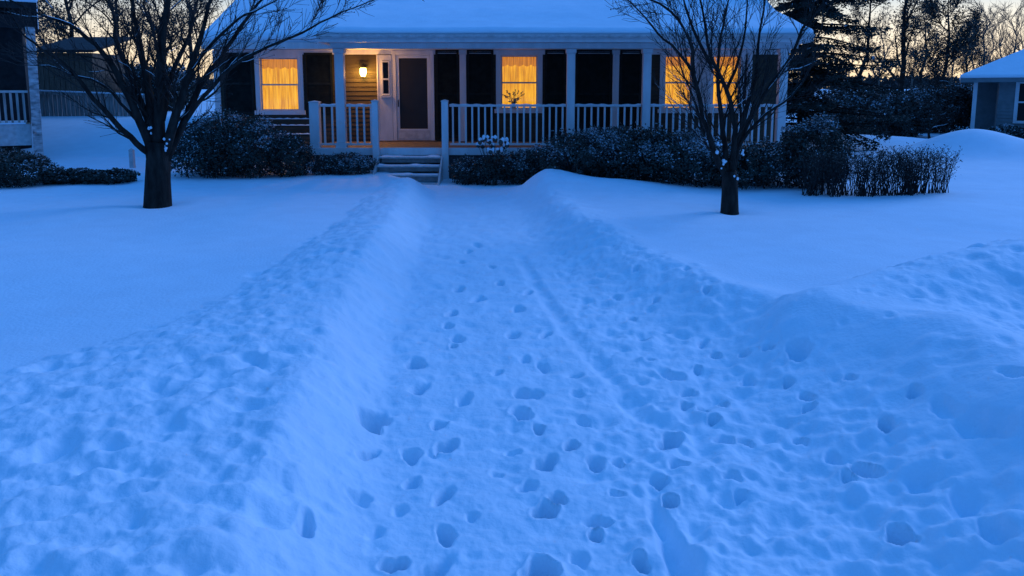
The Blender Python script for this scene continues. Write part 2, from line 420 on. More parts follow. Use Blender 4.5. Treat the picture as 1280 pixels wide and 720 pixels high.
# roof boards + snow
def zmain(y): return 3.32 + (np.minimum(y, 2*YR-y)-19.7)*SL
PL, PR = xp(405, 50), P(1016, 45, 17.3).x
def zporch(y): return 3.34 + (y-17.3)*.22
RL, RR = P(252, 55, 19.7).x, 7.25
rf = MB()
yb2 = 2*YR-19.7
rf.add([(RL,19.7,3.22),(RR,19.7,3.22),(RR,YR,ZR-.10),(RL,YR,ZR-.10),(RR,yb2,3.22),(RL,yb2,3.22),
        (RL,19.7,3.32),(RR,19.7,3.32),(RR,YR,ZR),(RL,YR,ZR),(RR,yb2,3.32),(RL,yb2,3.32)],
       [(0,3,2,1),(3,5,4,2),(6,7,8,9),(9,8,10,11),(0,1,7,6),(1,2,8,7),(2,4,10,8),(5,3,9,11),(3,0,6,9),(4,5,11,10)])
ym = 21.4
rf.add([(PL,17.3,3.26),(PR,17.3,3.26),(PR,ym,3.26+(ym-17.3)*.22),(PL,ym,3.26+(ym-17.3)*.22),
        (PL,17.3,3.34),(PR,17.3,3.34),(PR,ym,3.34+(ym-17.3)*.22),(PL,ym,3.34+(ym-17.3)*.22)],
       [(0,3,2,1),(4,5,6,7),(0,1,5,4),(1,2,6,5),(2,3,7,6),(3,0,4,7)])
roof = hb(rf, 'roof', 'dark')
# snow blanket on the roof: one sheet of real thickness
nx, ny = 260, 130
sx = np.linspace(RL-.03, RR+.03, nx); sy = np.linspace(17.22, yb2+.06, ny)
SX, SY = np.meshgrid(sx, sy)
zm = np.where(SY > 19.6, zmain(SY), -5); zpz = np.where((SX > PL-.02) & (SX < PR+.02) & (SY < ym+1.5), zporch(SY), -5)
base = np.maximum(zm, zpz)
base_s = base.copy(); ok = base > 0
th = .13+.09*np.clip((SY-17.6)/1.5, 0, 1)+.03*fbm(SX, SY, .9, 3, 77)
def edgefall(d, r=.14): d = np.clip(d/r, 0, 1); return np.sqrt(np.clip(1-(1-d)**2, 0, 1))
front = np.where((SX > PL) & (SX < PR), SY-17.20, SY-19.6)
ed = np.minimum(np.minimum(SX-(RL-.04), (RR+.04)-SX), np.minimum(front, yb2+.07-SY))
ed = np.where((SY < 19.6), np.minimum(ed, np.minimum(SX-PL+.03, PR+.03-SX)), ed)
top = base + th*edgefall(ed) + .004
# soften the valley where porch roof meets main roof
for _ in range(6):
    t2 = top.copy(); a = top[1:-1]; nb = (top[2:]+top[:-2])/2
    sel = ok[1:-1] & ok[2:] & ok[:-2] & (ed[1:-1] > .2)
    t2[1:-1] = np.where(sel, .5*a+.5*nb, a); top = t2
vi = -np.ones((ny, nx), int); vs = []
sn = MB()
for j in range(ny):
    for i in range(nx):
        if ok[j, i]: vi[j, i] = len(vs); vs.append((SX[j, i], SY[j, i], top[j, i]))
nt = len(vs); vs += [(SX[j, i], SY[j, i], base[j, i]+.003) for j in range(ny) for i in range(nx) if ok[j, i]]
fs = []
from collections import Counter
ec = {}
for j in range(ny-1):
    for i in range(nx-1):
        q = (vi[j,i], vi[j,i+1], vi[j+1,i+1], vi[j+1,i])
        if min(q) < 0: continue
        fs.append(q); fs.append(tuple(k+nt for k in reversed(q)))
        for a, b in zip(q, q[1:]+q[:1]):
            if (b, a) in ec: del ec[(b, a)]
            else: ec[(a, b)] = 1
for a, b in ec: fs.append((a, a+nt, b+nt, b))
sn.add(vs, fs); o = hb(sn, 'roof_snow', 'snow_soft', roof, smooth=True)
# fascias, gutter, beam, soffit
fa = MB(); fa.box(RL+.02, PL+.05, 19.62, 19.699, 3.13, 3.30); hb(fa, 'fascia', 'white')
fa = MB(); fa.box(PL, PR, 17.22, 17.298, 3.15, 3.335); hb(fa, 'fascia', 'white', bevel=.006)
fa = MB(); fa.box(PL, PL+.08, 17.30, 19.9, 3.15, 3.345); hb(fa, 'fascia', 'white')
fa = MB(); fa.box(PR-.08, PR, 17.30, YW+.2, 3.15, 3.345); hb(fa, 'fascia', 'white')
gu = MB()
prof = [(-.0,0),(-.035,-.055),(-.085,-.06),(-.11,-.02),(-.11,.01),(-.10,.01),(-.095,-.015),(-.08,-.045),(-.04,-.042),(-.01,.0)]
for x in (PL+.02, PR-.02):
    gu.v += [(x, 17.217+a, 3.30+b) for a, b in prof]
n = len(prof)
gu.f += [(k, (k+1) % n, n+(k+1) % n, n+k) for k in range(n)] + [tuple(range(n))[::-1], tuple(range(n, 2*n))]
hb(gu, 'gutter', 'whited')
bm_ = MB(); bm_.box(PL+.15, PR-.12, YP-.09, YP+.09, zp(61), 3.19); hb(bm_, 'porch_beam', 'white', bevel=.008)
so = MB(); so.box(PL+.081, PR-.081, 17.30, YP-.095, 3.16, 3.18); so.box(PL+.081, PR-.081, YP+.095, YW-.03, 3.14, 3.16)
so.box(RL+.1, PL, 19.70, YW-.03, 3.15, 3.17); hb(so, 'ceiling', 'white')
fr = MB(); fr.box(XL+.1, XR-.1, YW-.05, YW-.028, 3.02, 3.14); hb(fr, 'frieze_board', 'white')
for x0, x1 in ((XL-.03, XL+.13), (XR-.13, XR+.03)):
    c = MB(); c.box(x0, x1, YW-.05, YW+.12, .15, 3.13); hb(c, 'corner_board', 'white', bevel=.005)

# windows
def window(x0, x1, z0, z1, k, m_glow, plant=False):
    fw = .13
    f = MB(); y0, y1 = YW-.055, YW+.10
    f.box(x0, x0+fw, y0, y1, z0, z1); f.box(x1-fw, x1, y0, y1, z0, z1)
    f.box(x0+fw, x1-fw, y0, y1, z1-fw, z1); f.box(x0-.04, x1+.04, y0-.03, y1, z0-.05, z0+.06)
    fo = hb(f, 'window', 'white', bevel=.006)
    a, b, c, d = x0+fw, x1-fw, z0+.06, z1-fw; zm_ = (c+d)/2-.01
    s = MB()
    for (p, q, yy) in ((c, zm_+.02, YW-.005), (zm_-.02, d, YW+.03)):
        t = .035
        s.box(a, a+t, yy, yy+.03, p, q); s.box(b-t, b, yy, yy+.03, p, q); s.box(a+t, b-t, yy, yy+.03, p, p+t); s.box(a+t, b-t, yy, yy+.03, q-t, q)
    hb(s, 'sash', 'whited', fo)
    for (p, q, yy) in ((c, zm_+.02, YW+.012), (zm_-.02, d, YW+.047)):
        gl = MB(); gl.add([(a+.03,yy,p+.03),(b-.03,yy,p+.03),(b-.03,yy,q-.03),(a+.03,yy,q-.03)], [(0,1,2,3)]); hb(gl, 'pane', 'glass', fo)
    # pleated curtain hanging inside; it emits, the room's light is painted in
    cu = MB(); n = 90; r3 = random.Random(k); ph = [r3.uniform(0, 6) for _ in range(4)]; rows = 5
    for j in range(rows+1):
        zz = c-.03+(d+.05-c)*j/rows
        for i in range(n+1):
            u = i/n; xx = a-.05+(b-a+.1)*u
            cu.v.append((xx, YW+.20+.022*math.sin(u*38+ph[0]+.15*j)+.014*math.sin(u*67+ph[1]), zz))
    for j in range(rows):
        for i in range(n): q = j*(n+1)+i; cu.f.append((q, q+1, q+n+2, q+n+1))
    hb(cu, 'curtain', m_glow, fo, smooth=True)
    va = MB()      # scalloped valance across the top, emissive like the curtain
    zt = d+.03; n = 60
    for i in range(n+1):
        u = i/n; xx = a-.04+(b-a+.08)*u; dr = .26+.05*abs(math.sin(u*math.pi*5))
        va.v += [(xx, YW+.150+.012*math.sin(u*45), zt), (xx, YW+.135+.016*math.sin(u*45+.4), zt-dr)]
    for i in range(n): va.f.append((2*i+1, 2*i+3, 2*i+2, 2*i))
    hb(va, 'valance', LV, fo, smooth=True)
    return fo
LV = glow_mat('glow_valance', (.20, .05, .002), (.80, .28, .012), .95, 2, 30)
LM = [glow_mat('glow_curtain', (.42, .13, .002), (1.0, .50, .02), 1.0, i, 16) for i in range(4)]
for i, wn in enumerate(wins): window(*wn, i, LM[i])
# wide mullion post between the two right-hand windows
mu = MB(); mu.box(wins[2][1]+.003, wins[3][0]-.003, YW-.06, YW-.028, wins[2][2], 3.02); hb(mu, 'trim_board', 'whited')
hpx, hpz = xw(642), wins[1][2]+.02
hp = thing('house_plant', (hpx, YW+.13, hpz), 'leafy house plant silhouetted inside the second lit window', 'plant'); HPO = (hpx, YW+.13, hpz)
m_ = MB(); m_.lathe(hpx, YW+.13, [(0, hpz), (.05, hpz), (.065, hpz+.11), (0, hpz+.11)], 12); m_.build('pot', M['dark'], hp, HPO)
m_ = MB(); rq = random.Random(3); ends = []
for k in range(34):
    a_ = rq.uniform(-1, 1); hh = rq.uniform(.10, .50); p0 = Vector((hpx, YW+.13, hpz+.10)); p2 = Vector((hpx+a_*.34*hh/.5, YW+.13+rq.uniform(-.03, .015), hpz+.1+hh*(1-.3*abs(a_)))); p1 = p0.lerp(p2, .5)+Vector((0, 0, .07))
    m_.tube([p0, p1, p2], [.005, .004, .002], 3, False)
    for q in (.5, .7, .85, 1.0): ends.append(tuple(p1.lerp(p2, q)))
e_ = np.array(ends); m_.quads(leafquads(e_, .065, 4, .45)*np.array([1, .3, 1])+np.array([0, .7*(YW+.13), 0])); m_.build('foliage', M['leaf'], hp, HPO)
# shutters, each a louvred leaf
def shutter(p0, p1, q0=62, q1=142):
    x0, x1, z0, z1 = xw(p0), xw(p1), zw(q1), zw(q0)
    s = MB(); t = .06; y0, y1 = YW-.075, YW-.03
    s.box(x0, x0+t, y0, y1, z0, z1); s.box(x1-t, x1, y0, y1, z0, z1)
    for zz in (z0, (z0+z1)/2-t/2, z1-t): s.box(x0+t, x1-t, y0, y1, zz, zz+t)
    z = z0+t
    while z < z1-t-.02:
        s.add([(x0+t,y0+.006,z),(x1-t,y0+.006,z),(x1-t,y1-.01,z+.045),(x0+t,y1-.01,z+.045)], [(0,1,2,3)]); z += .042
    s.add([(x0+t,y1-.004,z0+t),(x1-t,y1-.004,z0+t),(x1-t,y1-.004,z1-t),(x0+t,y1-.004,z1-t)], [(0,1,2,3)])
    hb(s, 'shutter', 'shutter')
for a, b in ((281,318),(382,417)): shutter(a, b, 66, 143)
for a, b in ((545,574),(584,617),(681,707),(719,764),(774,801)): shutter(a, b, 62, 172)
for a, b in ((575,583),(765,773),(932,938)):
    t = MB(); t.box(xw(a), xw(b), YW-.09, YW-.028, ZF+.01, 3.02); hb(t, 'trim_board', 'white', bevel=.005)

wsn = MB(); rq = random.Random(8)
for zz in (zw(149), zw(157), zw(168)):
    n = 40; b0 = len(wsn.v); xa, xb = xw(318), xw(386)
    for i in range(n):
        x = xa+(xb-xa)*i/(n-1); hh = .012+.018*abs(math.sin(i*.5+zz*9))*rq.uniform(.5, 1)
        wsn.v += [(x, YW-.027, zz), (x, YW-.045, zz+hh*.5), (x, YW-.022, zz+hh*1.5)]
    for i in range(n-1):
        for j in range(2): q = b0+i*3+j; wsn.f.append((q, q+3, q+4, q+1))
tag(hb(wsn, 'snow', 'snow_soft', smooth=True), kind='stuff')
# entrance: storm door, side panel with its small sash
zd1 = zw(64); xd = xw(491)
fd = MB(); fd.box(xd, xd+.10, YW-.07, YW+.12, ZF+.03, zd1); fd.box(dx1-.10, dx1, YW-.07, YW+.12, ZF+.03, zd1); fd.box(xd+.10, dx1-.10, YW-.07, YW+.12, zd1-.10, zd1)
hb(fd, 'door_frame', 'white', bevel=.006)
sill = MB(); sill.box(dx0-.05, dx1+.04, YW-.16, YW+.12, ZF+.004, ZF+.03); hb(sill, 'threshold', 'deck')
a, b = xd+.105, dx1-.105; zt = zd1-.105; zb = ZF+.035
d = MB(); y0, y1 = YW-.05, YW-.01; t = .075
d.box(a, a+t, y0, y1, zb, zt); d.box(b-t, b, y0, y1, zb, zt); d.box(a+t, b-t, y0, y1, zt-t, zt); d.box(a+t, b-t, y0, y1, zb, zb+.30); 
door = hb(d, 'door', 'white', bevel=.006); door['label'] = 'white storm door with one tall dark glass'
gl = MB(); gl.box(a+t+.002, b-t-.002, y0+.015, y0+.022, zb+.302, zt-t-.002); hb(gl, 'pane', 'screen', door)
kp = MB(); kp.box(a+.02, b-.02, y0-.006, y0-.001, zb+.02, zb+.26); hb(kp, 'kick_plate', 'whited', door)
hn = MB(); hn.box(a+.025, a+.055, y0-.012, y0-.002, zb+.88, zb+1.06); hn.tube([(a+.04,y0-.012,zb+.93),(a+.04,y0-.05,zb+.94),(a+.04,y0-.05,zb+1.0),(a+.04,y0-.012,zb+1.01)], [.008]*4, 6); hb(hn, 'handle', 'metal', door)
# side panel, splayed from the wall
px0, px1 = xw(474), xd-.004; ys0, ys1 = YW-.13, YW-.075
def splay(u, z, dy=0): return (px0+(px1-px0)*u, ys0+(ys1-ys0)*u+dy, z)
wz0, wz1 = zw(119), zw(76)
sp = MB()
def sbox(mb, u0, u1, z0, z1, d0=0, d1=.05):
    mb.add([splay(u0,z0,d0),splay(u1,z0,d0),splay(u1,z0,d1),splay(u0,z0,d1),splay(u0,z1,d0),splay(u1,z1,d0),splay(u1,z1,d1),splay(u0,z1,d1)],
           [(0,3,2,1),(4,5,6,7),(0,1,5,4),(1,2,6,5),(2,3,7,6),(3,0,4,7)])
sbox(sp, 0, 1, ZF+.01, wz0-.01); sbox(sp, 0, 1, wz1+.01, 3.0); sbox(sp, 0, .28, wz0-.01, wz1+.01); sbox(sp, .82, 1, wz0-.01, wz1+.01)
sp.box(px0-.03, px0-.001, ys0-.01, YW-.03, ZF+.01, 3.0)
side = hb(sp, 'side_panel', 'white')
sh = MB(); zmid = (wz0+wz1)/2-.03
sbox(sh, .285, .35, wz0, wz1, -.012, .03); sbox(sh, .75, .815, wz0, wz1, -.012, .03)
for zz in (wz0, zmid-.02, wz1-.04): sbox(sh, .352, .748, zz, zz+.04, -.012, .03)
sbox(sh, .18, .92, wz0-.06, wz0-.012, -.05, -.002)
sw = hb(sh, 'window', 'white', side)
pn = MB(); sbox(pn, .352, .748, wz0+.041, zmid-.021, .01, .018); sbox(pn, .352, .748, zmid+.021, wz1-.041, .01, .018); hb(pn, 'pane', 'darkglass', side)

# porch floor, skirt
PX0, PX1 = xp(388), PR-.2
pf = MB(); yv = YP-.14
pf.box(PX0, PX1, yv, YW-.03, ZF-.09, ZF); hb(pf, 'porch_floor', 'deck', bevel=.006)
edge = MB(); edge.box(PX0-.02, PX1+.02, yv-.045, yv-.002, ZF-.16, ZF+.012); hb(edge, 'floor_edge', 'white', bevel=.006)
sk = MB(); x = PX0+.02; stx0, stx1 = xp(473), xp(556)
while x < PX1-.05:
    if not (stx0-.1 < x < stx1): sk.box(x, x+.095, yv+.0, yv+.025, -.1, ZF-.165)
    x += .115
sk.box(PX0+.02, stx0-.05, yv+.04, yv+.06, -.1, ZF-.165); sk.box(stx1+.05, PX1, yv+.04, yv+.06, -.1, ZF-.165)
sk.box(PX0+.02, PX0+.05, yv+.07, YW-.03, -.1, ZF-.1); sk.box(PX1-.04, PX1-.01, yv+.07, YW-.03, -.1, ZF-.1)
hb(sk, 'skirt', 'lattice')
# steps
st = MB()
for k, (zz, yy) in enumerate(((ZF-.175, .0), (ZF-.35, .30), (ZF-.525, .60), (ZF-.70, .90))):
    yf = yv-.06-yy-.28
    st.box(stx0+.06, stx1-.06, yf, yf+.30, zz-.035, zz); st.box(stx0+.08, stx1-.08, yf+.27, yf+.29, zz-.16, zz-.04)
for x in (stx0+.02, stx1-.06):
    st.add([(x,yv-.06,ZF-.05),(x,yv-.06,-.15),(x,yv-1.3,-.15),(x,yv-1.3,.03),(x+.04,yv-.06,ZF-.05),(x+.04,yv-.06,-.15),(x+.04,yv-1.3,-.15),(x+.04,yv-1.3,.03)],
           [(0,1,2,3),(4,7,6,5),(0,3,7,4),(3,2,6,7),(0,4,5,1),(1,5,6,2)])
steps = hb(st, 'steps', 'whited', bevel=.004)
ss = MB()
for k, (zz, yy) in enumerate(((ZF-.175, .0), (ZF-.35, .30), (ZF-.525, .60))):
    yf = yv-.06-yy-.28
    n = 26
    for i in range(n):
        u = i/(n-1); 
        hgt = .004+.014*math.sin(u*9+k*2)+.006*math.sin(u*23+k)
        ss.v += [(stx0+.08+(stx1-stx0-.16)*u, yf+.015, zz+.003), (stx0+.08+(stx1-stx0-.16)*u, yf+.06, zz+max(.006, hgt)), (stx0+.08+(stx1-stx0-.16)*u, yf+.26, zz+max(.006, hgt*1.3))]
    for i in range(n-1):
        for j in range(2): q = i*3+j; ss.f.append((q, q+3, q+4, q+1))
    hb(ss, 'snow', 'snow_soft', steps, smooth=True); ss = MB()

# posts
def post(p0, p1, zb=ZF+.002, zt=None):
    x0, x1 = xp(p0), xp(p1); zt = zt or zp(61)-.003; m = MB(); wd = (x1-x0)
    m.box(x0, x1, YP-wd/2, YP+wd/2, zb+.12, zt-.10); e = .025
    m.box(x0-e, x1+e, YP-wd/2-e, YP+wd/2+e, zb, zb+.118); m.box(x0-e, x1+e, YP-wd/2-e, YP+wd/2+e, zt-.098, zt)
    return hb(m, 'porch_post', 'white', bevel=.008)
for a, b in ((421,432),(708,718),(802,812),(971,981)): post(a, b)
# newels and railings
ztop = zp(131)
def newel(p0, p1, y, zb, zt):
    x0, x1 = xp(p0), xp(p1); m = MB(); wd = x1-x0
    m.box(x0, x1, y-wd/2, y+wd/2, zb, zt); e = .012
    m.box(x0-e, x1+e, y-wd/2-e, y+wd/2+e, zt, zt+.02)
    m.add([(x0-e,y-wd/2-e,zt+.021),(x1+e,y-wd/2-e,zt+.021),(x1+e,y+wd/2+e,zt+.021),(x0-e,y+wd/2+e,zt+.021),((x0+x1)/2,y,zt+.05)], [(0,1,4),(1,2,4),(2,3,4),(3,0,4),(3,2,1,0)])
    return hb(m, 'newel_post', 'white', bevel=.006)
newel(388, 400, YP-.02, ZF-.05, ztop+.05)
newel(468, 475.5, yv-.16, -.1, ztop+.08)
newel(553.5, 561.5, yv-.16, -.1, ztop+.08)
def railing(p0, p1, y=YP):
    x0, x1 = xp(p0), xp(p1)
    t = MB(); t.box(x0, x1, y-.045, y+.045, ztop-.045, ztop); r = hb(t, 'railing', 'white', bevel=.006)
    lo = MB(); lo.box(x0, x1, y-.03, y+.03, ZF+.06, ZF+.11); hb(lo, 'bottom_rail', 'white', r)
    n = max(2, round((x1-x0)/.152)); s = (x1-x0)/n
    for i in range(n):
        xc = x0+s*(i+.5); b = MB(); b.box(xc-.021, xc+.021, y-.02, y+.02, ZF+.112, ztop-.047); hb(b, 'baluster', 'white', r)
    sn = MB(); m = int((x1-x0)/.08)+2; prof = [(-.04, .002), (-.03, .016), (0, .024), (.03, .016), (.04, .002)]
    for i in range(m):
        u = i/(m-1); k = .6+.4*math.sin(i*1.7)+.2*math.sin(i*.37)
        for dy, dz in prof: sn.v.append((x0+(x1-x0)*u, y+dy, ztop+.002+dz*max(.15, k)))
    for i in range(m-1):
        for j in range(4): q = i*5+j; sn.f.append((q, q+5, q+6, q+1))
    hb(sn, 'snow', 'snow_soft', r, smooth=True)
railing(400.5, 420); railing(433, 468)
railing(562, 707.3); railing(718.7, 801.3); railing(812.7, 970)

# porch lamp
lx, lz = xw(456), zw(91); ly = YW-.17
la = MB(); la.lathe(lx, YW-.045, [(0, lz-.16), (.001, lz-.16)], 4)
la = MB(); la.box(lx-.055, lx+.055, YW-.045, YW-.027, lz-.05, lz+.16); la.tube([(lx,YW-.045,lz+.12),(lx,YW-.12,lz+.19),(lx,ly,lz+.17)], [.011]*3, 8)
la.lathe(lx, ly, [(.0, lz+.19), (.03, lz+.165), (.085, lz+.125), (.085, lz+.115), (0, lz+.12)], 14); la.lathe(lx, ly, [(0, lz-.115), (.045, lz-.11), (.05, lz-.10), (0, lz-.10)], 14)
lamp = hb(la, 'wall_lamp', 'metal', smooth=False)
em = bpy.data.materials.new('lamp_glow'); em.use_nodes = True; b_ = em.node_tree.nodes['Principled BSDF']
b_.inputs['Emission Color'].default_value = (1, .62, .12, 1); b_.inputs['Emission Strength'].default_value = 34; b_.inputs['Base Color'].default_value = (.8, .6, .3, 1)
lg = MB(); lg.lathe(lx, ly, [(0, lz-.099), (.05, lz-.095), (.078, lz-.02), (.082, lz+.06), (.072, lz+.113), (0, lz+.114)], 16); hb(lg, 'lamp_glass', em, lamp, smooth=True)
ld = bpy.data.lights.new('porch_bulb', 'POINT'); ld.energy = 44; ld.color = (1, .44, .07); ld.shadow_soft_size = .08
lo = bpy.data.objects.new('porch_bulb', ld); C.objects.link(lo); lo.parent = lamp; lo.location = Vector((lx, ly-.13, lz)) - Vector(HO)
for i, wn in enumerate(wins):
    pass

# ------------------------------------------------------------------ vegetation tools
def blobpts(cx, cy, cz, rx, ry, rz, n, seed, shell=.55, rough=.25, zmin=None):
    r = np.random.default_rng(seed); d = r.normal(size=(int(n*1.9), 3)); d /= np.linalg.norm(d, axis=1)[:, None]
    rad = shell+(1-shell)*r.random(len(d))**.6
    az = np.arctan2(d[:, 1], d[:, 0]); lump = 1+rough*fbm(az*1.6+seed, d[:, 2]*2.2, 1.3, 3, seed)*1.6
    p = d*(rad*lump)[:, None]*np.array([rx, ry, rz])+np.array([cx, cy, cz])
    if zmin is not None: p = p[p[:, 2] > zmin]
    # clumping: drop points in low noise cells so that gaps open
    keep = fbm(p[:, 0]+p[:, 2]*.7, p[:, 1]+p[:, 2], 5.0, 2, seed+3) > -.28
    return p[keep][:n], lump
def bush(name, cx, cy, rx, ry, h, label, group=None, n=9000, seed=1, leaf=.05, snow=.10, cat='bush', m='leaf', lobes=1):
    z0 = zground(cx, cy); t = thing(name, (cx, cy, z0), label, cat, group); O = (cx, cy, z0)
    r = random.Random(seed); pts = []
    cs = [(cx, cy, rx, ry, h)]
    if lobes > 1:
        cs = []
        for i in range(lobes):
            u = (i+.5)/lobes*2-1
            cs.append((cx+u*rx*.78+r.uniform(-.1, .1), cy+r.uniform(-.2, .2)*ry, rx/lobes*1.7, ry*r.uniform(.85, 1), h*r.uniform(.86, 1.04)*(1-.18*u*u)))
    for i, (a, b, c, d, e) in enumerate(cs):
        p, _ = blobpts(a, b, z0+e*.48, c, d, e*.54, n//len(cs), seed*13+i, zmin=z0-.03); pts.append(p)
    p = np.concatenate(pts); rg = np.random.default_rng(seed)
    f = MB(); f.quads(leafquads(p, leaf, seed)); f.build('foliage', M[m], t, O)
    # snow caught on the outer upper leaves
    rel = (p[:, 2]-z0)/h; out = np.abs(p[:, 0]-cx)/rx + np.clip((cy-p[:, 1])/ry, 0, 1)
    pr = 9.0*snow*np.clip(rel*1.9-.55, .04, 1)*(.15+1.3*(fbm(p[:, 0]*1.0, p[:, 2], 3.0, 2, seed) > .05))
    q = p[rg.random(len(p)) < pr]
    if len(q):
        s = MB(); s.quads(leafquads(q+[0, 0, leaf*.2], leaf*.85, seed+5, .6, .5)); tag(s.build('snow', M['frost'], t, O), kind='stuff')
    st = MB()
    for k in range(int(14+10*rx)):
        x = cx+r.uniform(-.6, .6)*rx; y = cy+r.uniform(-.5, .5)*ry
        tip = (x+r.uniform(-.4, .4), y+r.uniform(-.3, .3), z0+h*r.uniform(.6, 1.03))
        st.tube([(x, y, z0-.05), ((x+tip[0])/2+r.uniform(-.05, .05), (y+tip[1])/2, z0+h*.4), tip], [.014, .01, .004], 4)
    st.build('stem', M['twig'], t, O)
    return t
class Tree:
    def __init__(s, seed, twigr=.004): s.r = random.Random(seed); s.wood = MB(); s.twig = MB(); s.snow = MB(); s.tips = []; s.twigr = twigr; s.snowp = .35; s.rf = (.42, .62)
    def branch(s, p, d, L, r0, lvl, maxl, curve=.18, up=.12, kids=6, mb=None, spread=.75):
        r = s.r; n = max(3, min(7, int(L/.18)+2)); pts = [Vector(p)]; d = Vector(d).normalized(); step = L/(n-1)
        for i in range(n-1):
            d = (d+Vector((r.gauss(0, curve), r.gauss(0, curve), r.gauss(0, curve)+up*.5))).normalized(); pts.append(pts[-1]+d*step)
        r1 = max(s.twigr*.6, r0*.35); rad = [r0+(r1-r0)*i/(n-1) for i in range(n)]
        (mb or (s.wood if r0 > .012 else s.twig)).tube(pts, rad, 6 if r0 > .02 else (4 if r0 > .008 else 3), False)
        if s.snowp and r.random() < s.snowp and r0 > s.twigr*1.0: s.snowline(pts, rad)
        s.kids(pts, rad, L, lvl, maxl, curve, up, kids, spread); s.tips.append((pts[-1], r1))
        return pts
    def snowline(s, pts, rad):
        seg = []; 
        for i in range(len(pts)-1):
            dd = (pts[i+1]-pts[i]).normalized()
            if abs(dd.z) < .82: seg.append(i)
        if len(seg) < 1: return
        a, b = seg[0], seg[-1]+1
        q = [pts[i]+Vector((0, 0, rad[i]*.75+.001)) for i in range(a, b+1)]
        rr = [min(.02, rad[i]*.75+.0012) for i in range(a, b+1)]; rr[0] *= .3; rr[-1] *= .3
        s.snow.tube(q, rr, 4, False)
    def kids(s, pts, rad, L, lvl, maxl, curve, up, kids, spread=.75, t0=.22):
        if lvl >= maxl: return
        r = s.r; n = len(pts)
        for k in range(kids):
            t = t0+(1-t0)*(k+r.random()*.9)/kids; f = min(n-1.001, t*(n-1)); i = int(f); q = pts[i].lerp(pts[i+1], f-i)
            dd = (pts[i+1]-pts[i]).normalized(); side = dd.cross(Vector((r.gauss(0, 1), r.gauss(0, 1), r.gauss(0, 1))))
            if side.length < .1: continue
            side.normalize(); nd = dd*(1-.5*spread)+side*spread*r.uniform(.6, 1.1)
            ra = (rad[i]+(rad[i+1]-rad[i])*(f-i))*r.uniform(*s.rf)
            s.branch(q, nd, L*(1-.45*t)*r.uniform(.38, .62), max(s.twigr, ra), lvl+1, maxl, curve*1.1, up, max(3, kids-1), None, spread)

def front_tree(name, base_px, Y, r_base, stems, label, seed, trunk_top, kidsn=8, snowp=.25, budr=.011, L0=1.5):
    b = P(base_px[0], base_px[1], Y); zb = zground(b.x, Y)-.12; O = (b.x, Y, zb); t = thing(name, O, label, 'tree'); T = Tree(seed, .0042); T.snowp = snowp; T.rf = (.26, .44)
    tp = P(trunk_top[0], trunk_top[1], Y); w = MB()
    pts = [Vector((b.x, Y, zb)), Vector((b.x, Y, zb+.16)), Vector((b.x, Y, zb+.3)).lerp(tp, .3), Vector((b.x, Y, zb+.3)).lerp(tp, .65), tp]
    w.tube(pts, [r_base*1.28, r_base*1.04, r_base*.93, r_base*.9, r_base*.80], 14)
    w.build('trunk', M['bark'], t, O, smooth=True)
    rs = random.Random(seed)
    for pth, r0, dy in stems:
        m = len(pth); q = [P(x, y, Y+dy*(i/(m-1))**1.1) for i, (x, y) in enumerate(pth)]
        # densify + wobble
        pts = []
        for i in range(m-1):
            for k in range(3):
                u = k/3; p0 = q[max(i-1, 0)]; p1 = q[i]; p2 = q[i+1]; p3 = q[min(i+2, m-1)]
                c = .5*((2*p1)+(p2-p0)*u+(2*p0-5*p1+4*p2-p3)*u*u+(3*p1-p0-3*p2+p3)*u**3)
                pts.append(c+Vector((rs.gauss(0, .008), rs.gauss(0, .02), rs.gauss(0, .008))))
        pts.append(q[-1]); n = len(pts); rad = [1.05*r0*(1-.80*(i/(n-1))**.8) for i in range(n)]
        lm = MB(); lm.tube(pts, rad, 9, True); lm.build('limb', M['bark'], t, O, smooth=True)
        if rs.random() < .9: T.snowline(pts, [x*.8 for x in rad])
        L = sum((pts[i+1]-pts[i]).length for i in range(n-1))
        T.kids(pts, rad, L0*1.25, 0, 2, .11, .26, int(kidsn*L/1.5), .58, .14)
        dd = pts[-1]-pts[-2]; T.branch(pts[-1], dd, 1.7, rad[-1], 0, 3, .12, .2, 7, None, .6)
    if T.wood.v: T.wood.build('branches', M['bark'], t, O, smooth=True)
    # buds and old fruit at the twig ends
    tips = np.array([tuple(p) for p, _ in T.tips], dtype=float); rg = np.random.default_rng(seed)
    tips = tips[rg.random(len(tips)) < .6]; T.twig.quads(leafquads(tips, budr*1.9, seed, .8))
    T.twig.build('crown', M['twig'], t, O)
    return t, T, O
# left yard tree
YL = 12.75
stemsL = [
 ([(193,205),(181,165),(160,120),(142,85),(118,55),(88,32),(50,18)], .085, -.5),
 ([(190,196),(172,180),(140,148),(108,112),(85,85),(52,62),(28,42)], .060, -1.0),
 ([(197,190),(187,130),(178,70),(168,20),(160,-30)], .095, .5),
 ([(200,185),(200,110),(204,50),(212,0),(220,-45)], .105, .1),
 ([(205,195),(222,140),(238,85),(256,30),(270,-30)], .09, -.3),
 ([(208,200),(226,158),(252,108),(282,62),(312,20),(340,-15)], .075, .7),
 ([(226,158),(252,122),(292,82),(336,58),(378,42),(412,22),(452,6)], .040, -.6),
 ([(192,165),(170,112),(150,62),(140,15),(128,-30)], .07, .9),
 ([(203,150),(214,95),(236,45),(246,0),(250,-40)], .055, 1.2),
 ([(178,160),(150,128),(122,102),(95,96),(70,84),(45,82)], .030, -.9),
 ([(240,85),(268,52),(296,26),(330,8),(365,-10)], .034, -.2)]
rsn = random.Random(77)
tl, TL_, OL = front_tree('yard_tree', (197, 252), YL, .218, stemsL, 'broad bare tree with thick dark trunk on the left lawn', 5, (199, 178), 8, .22)
sp = MB()
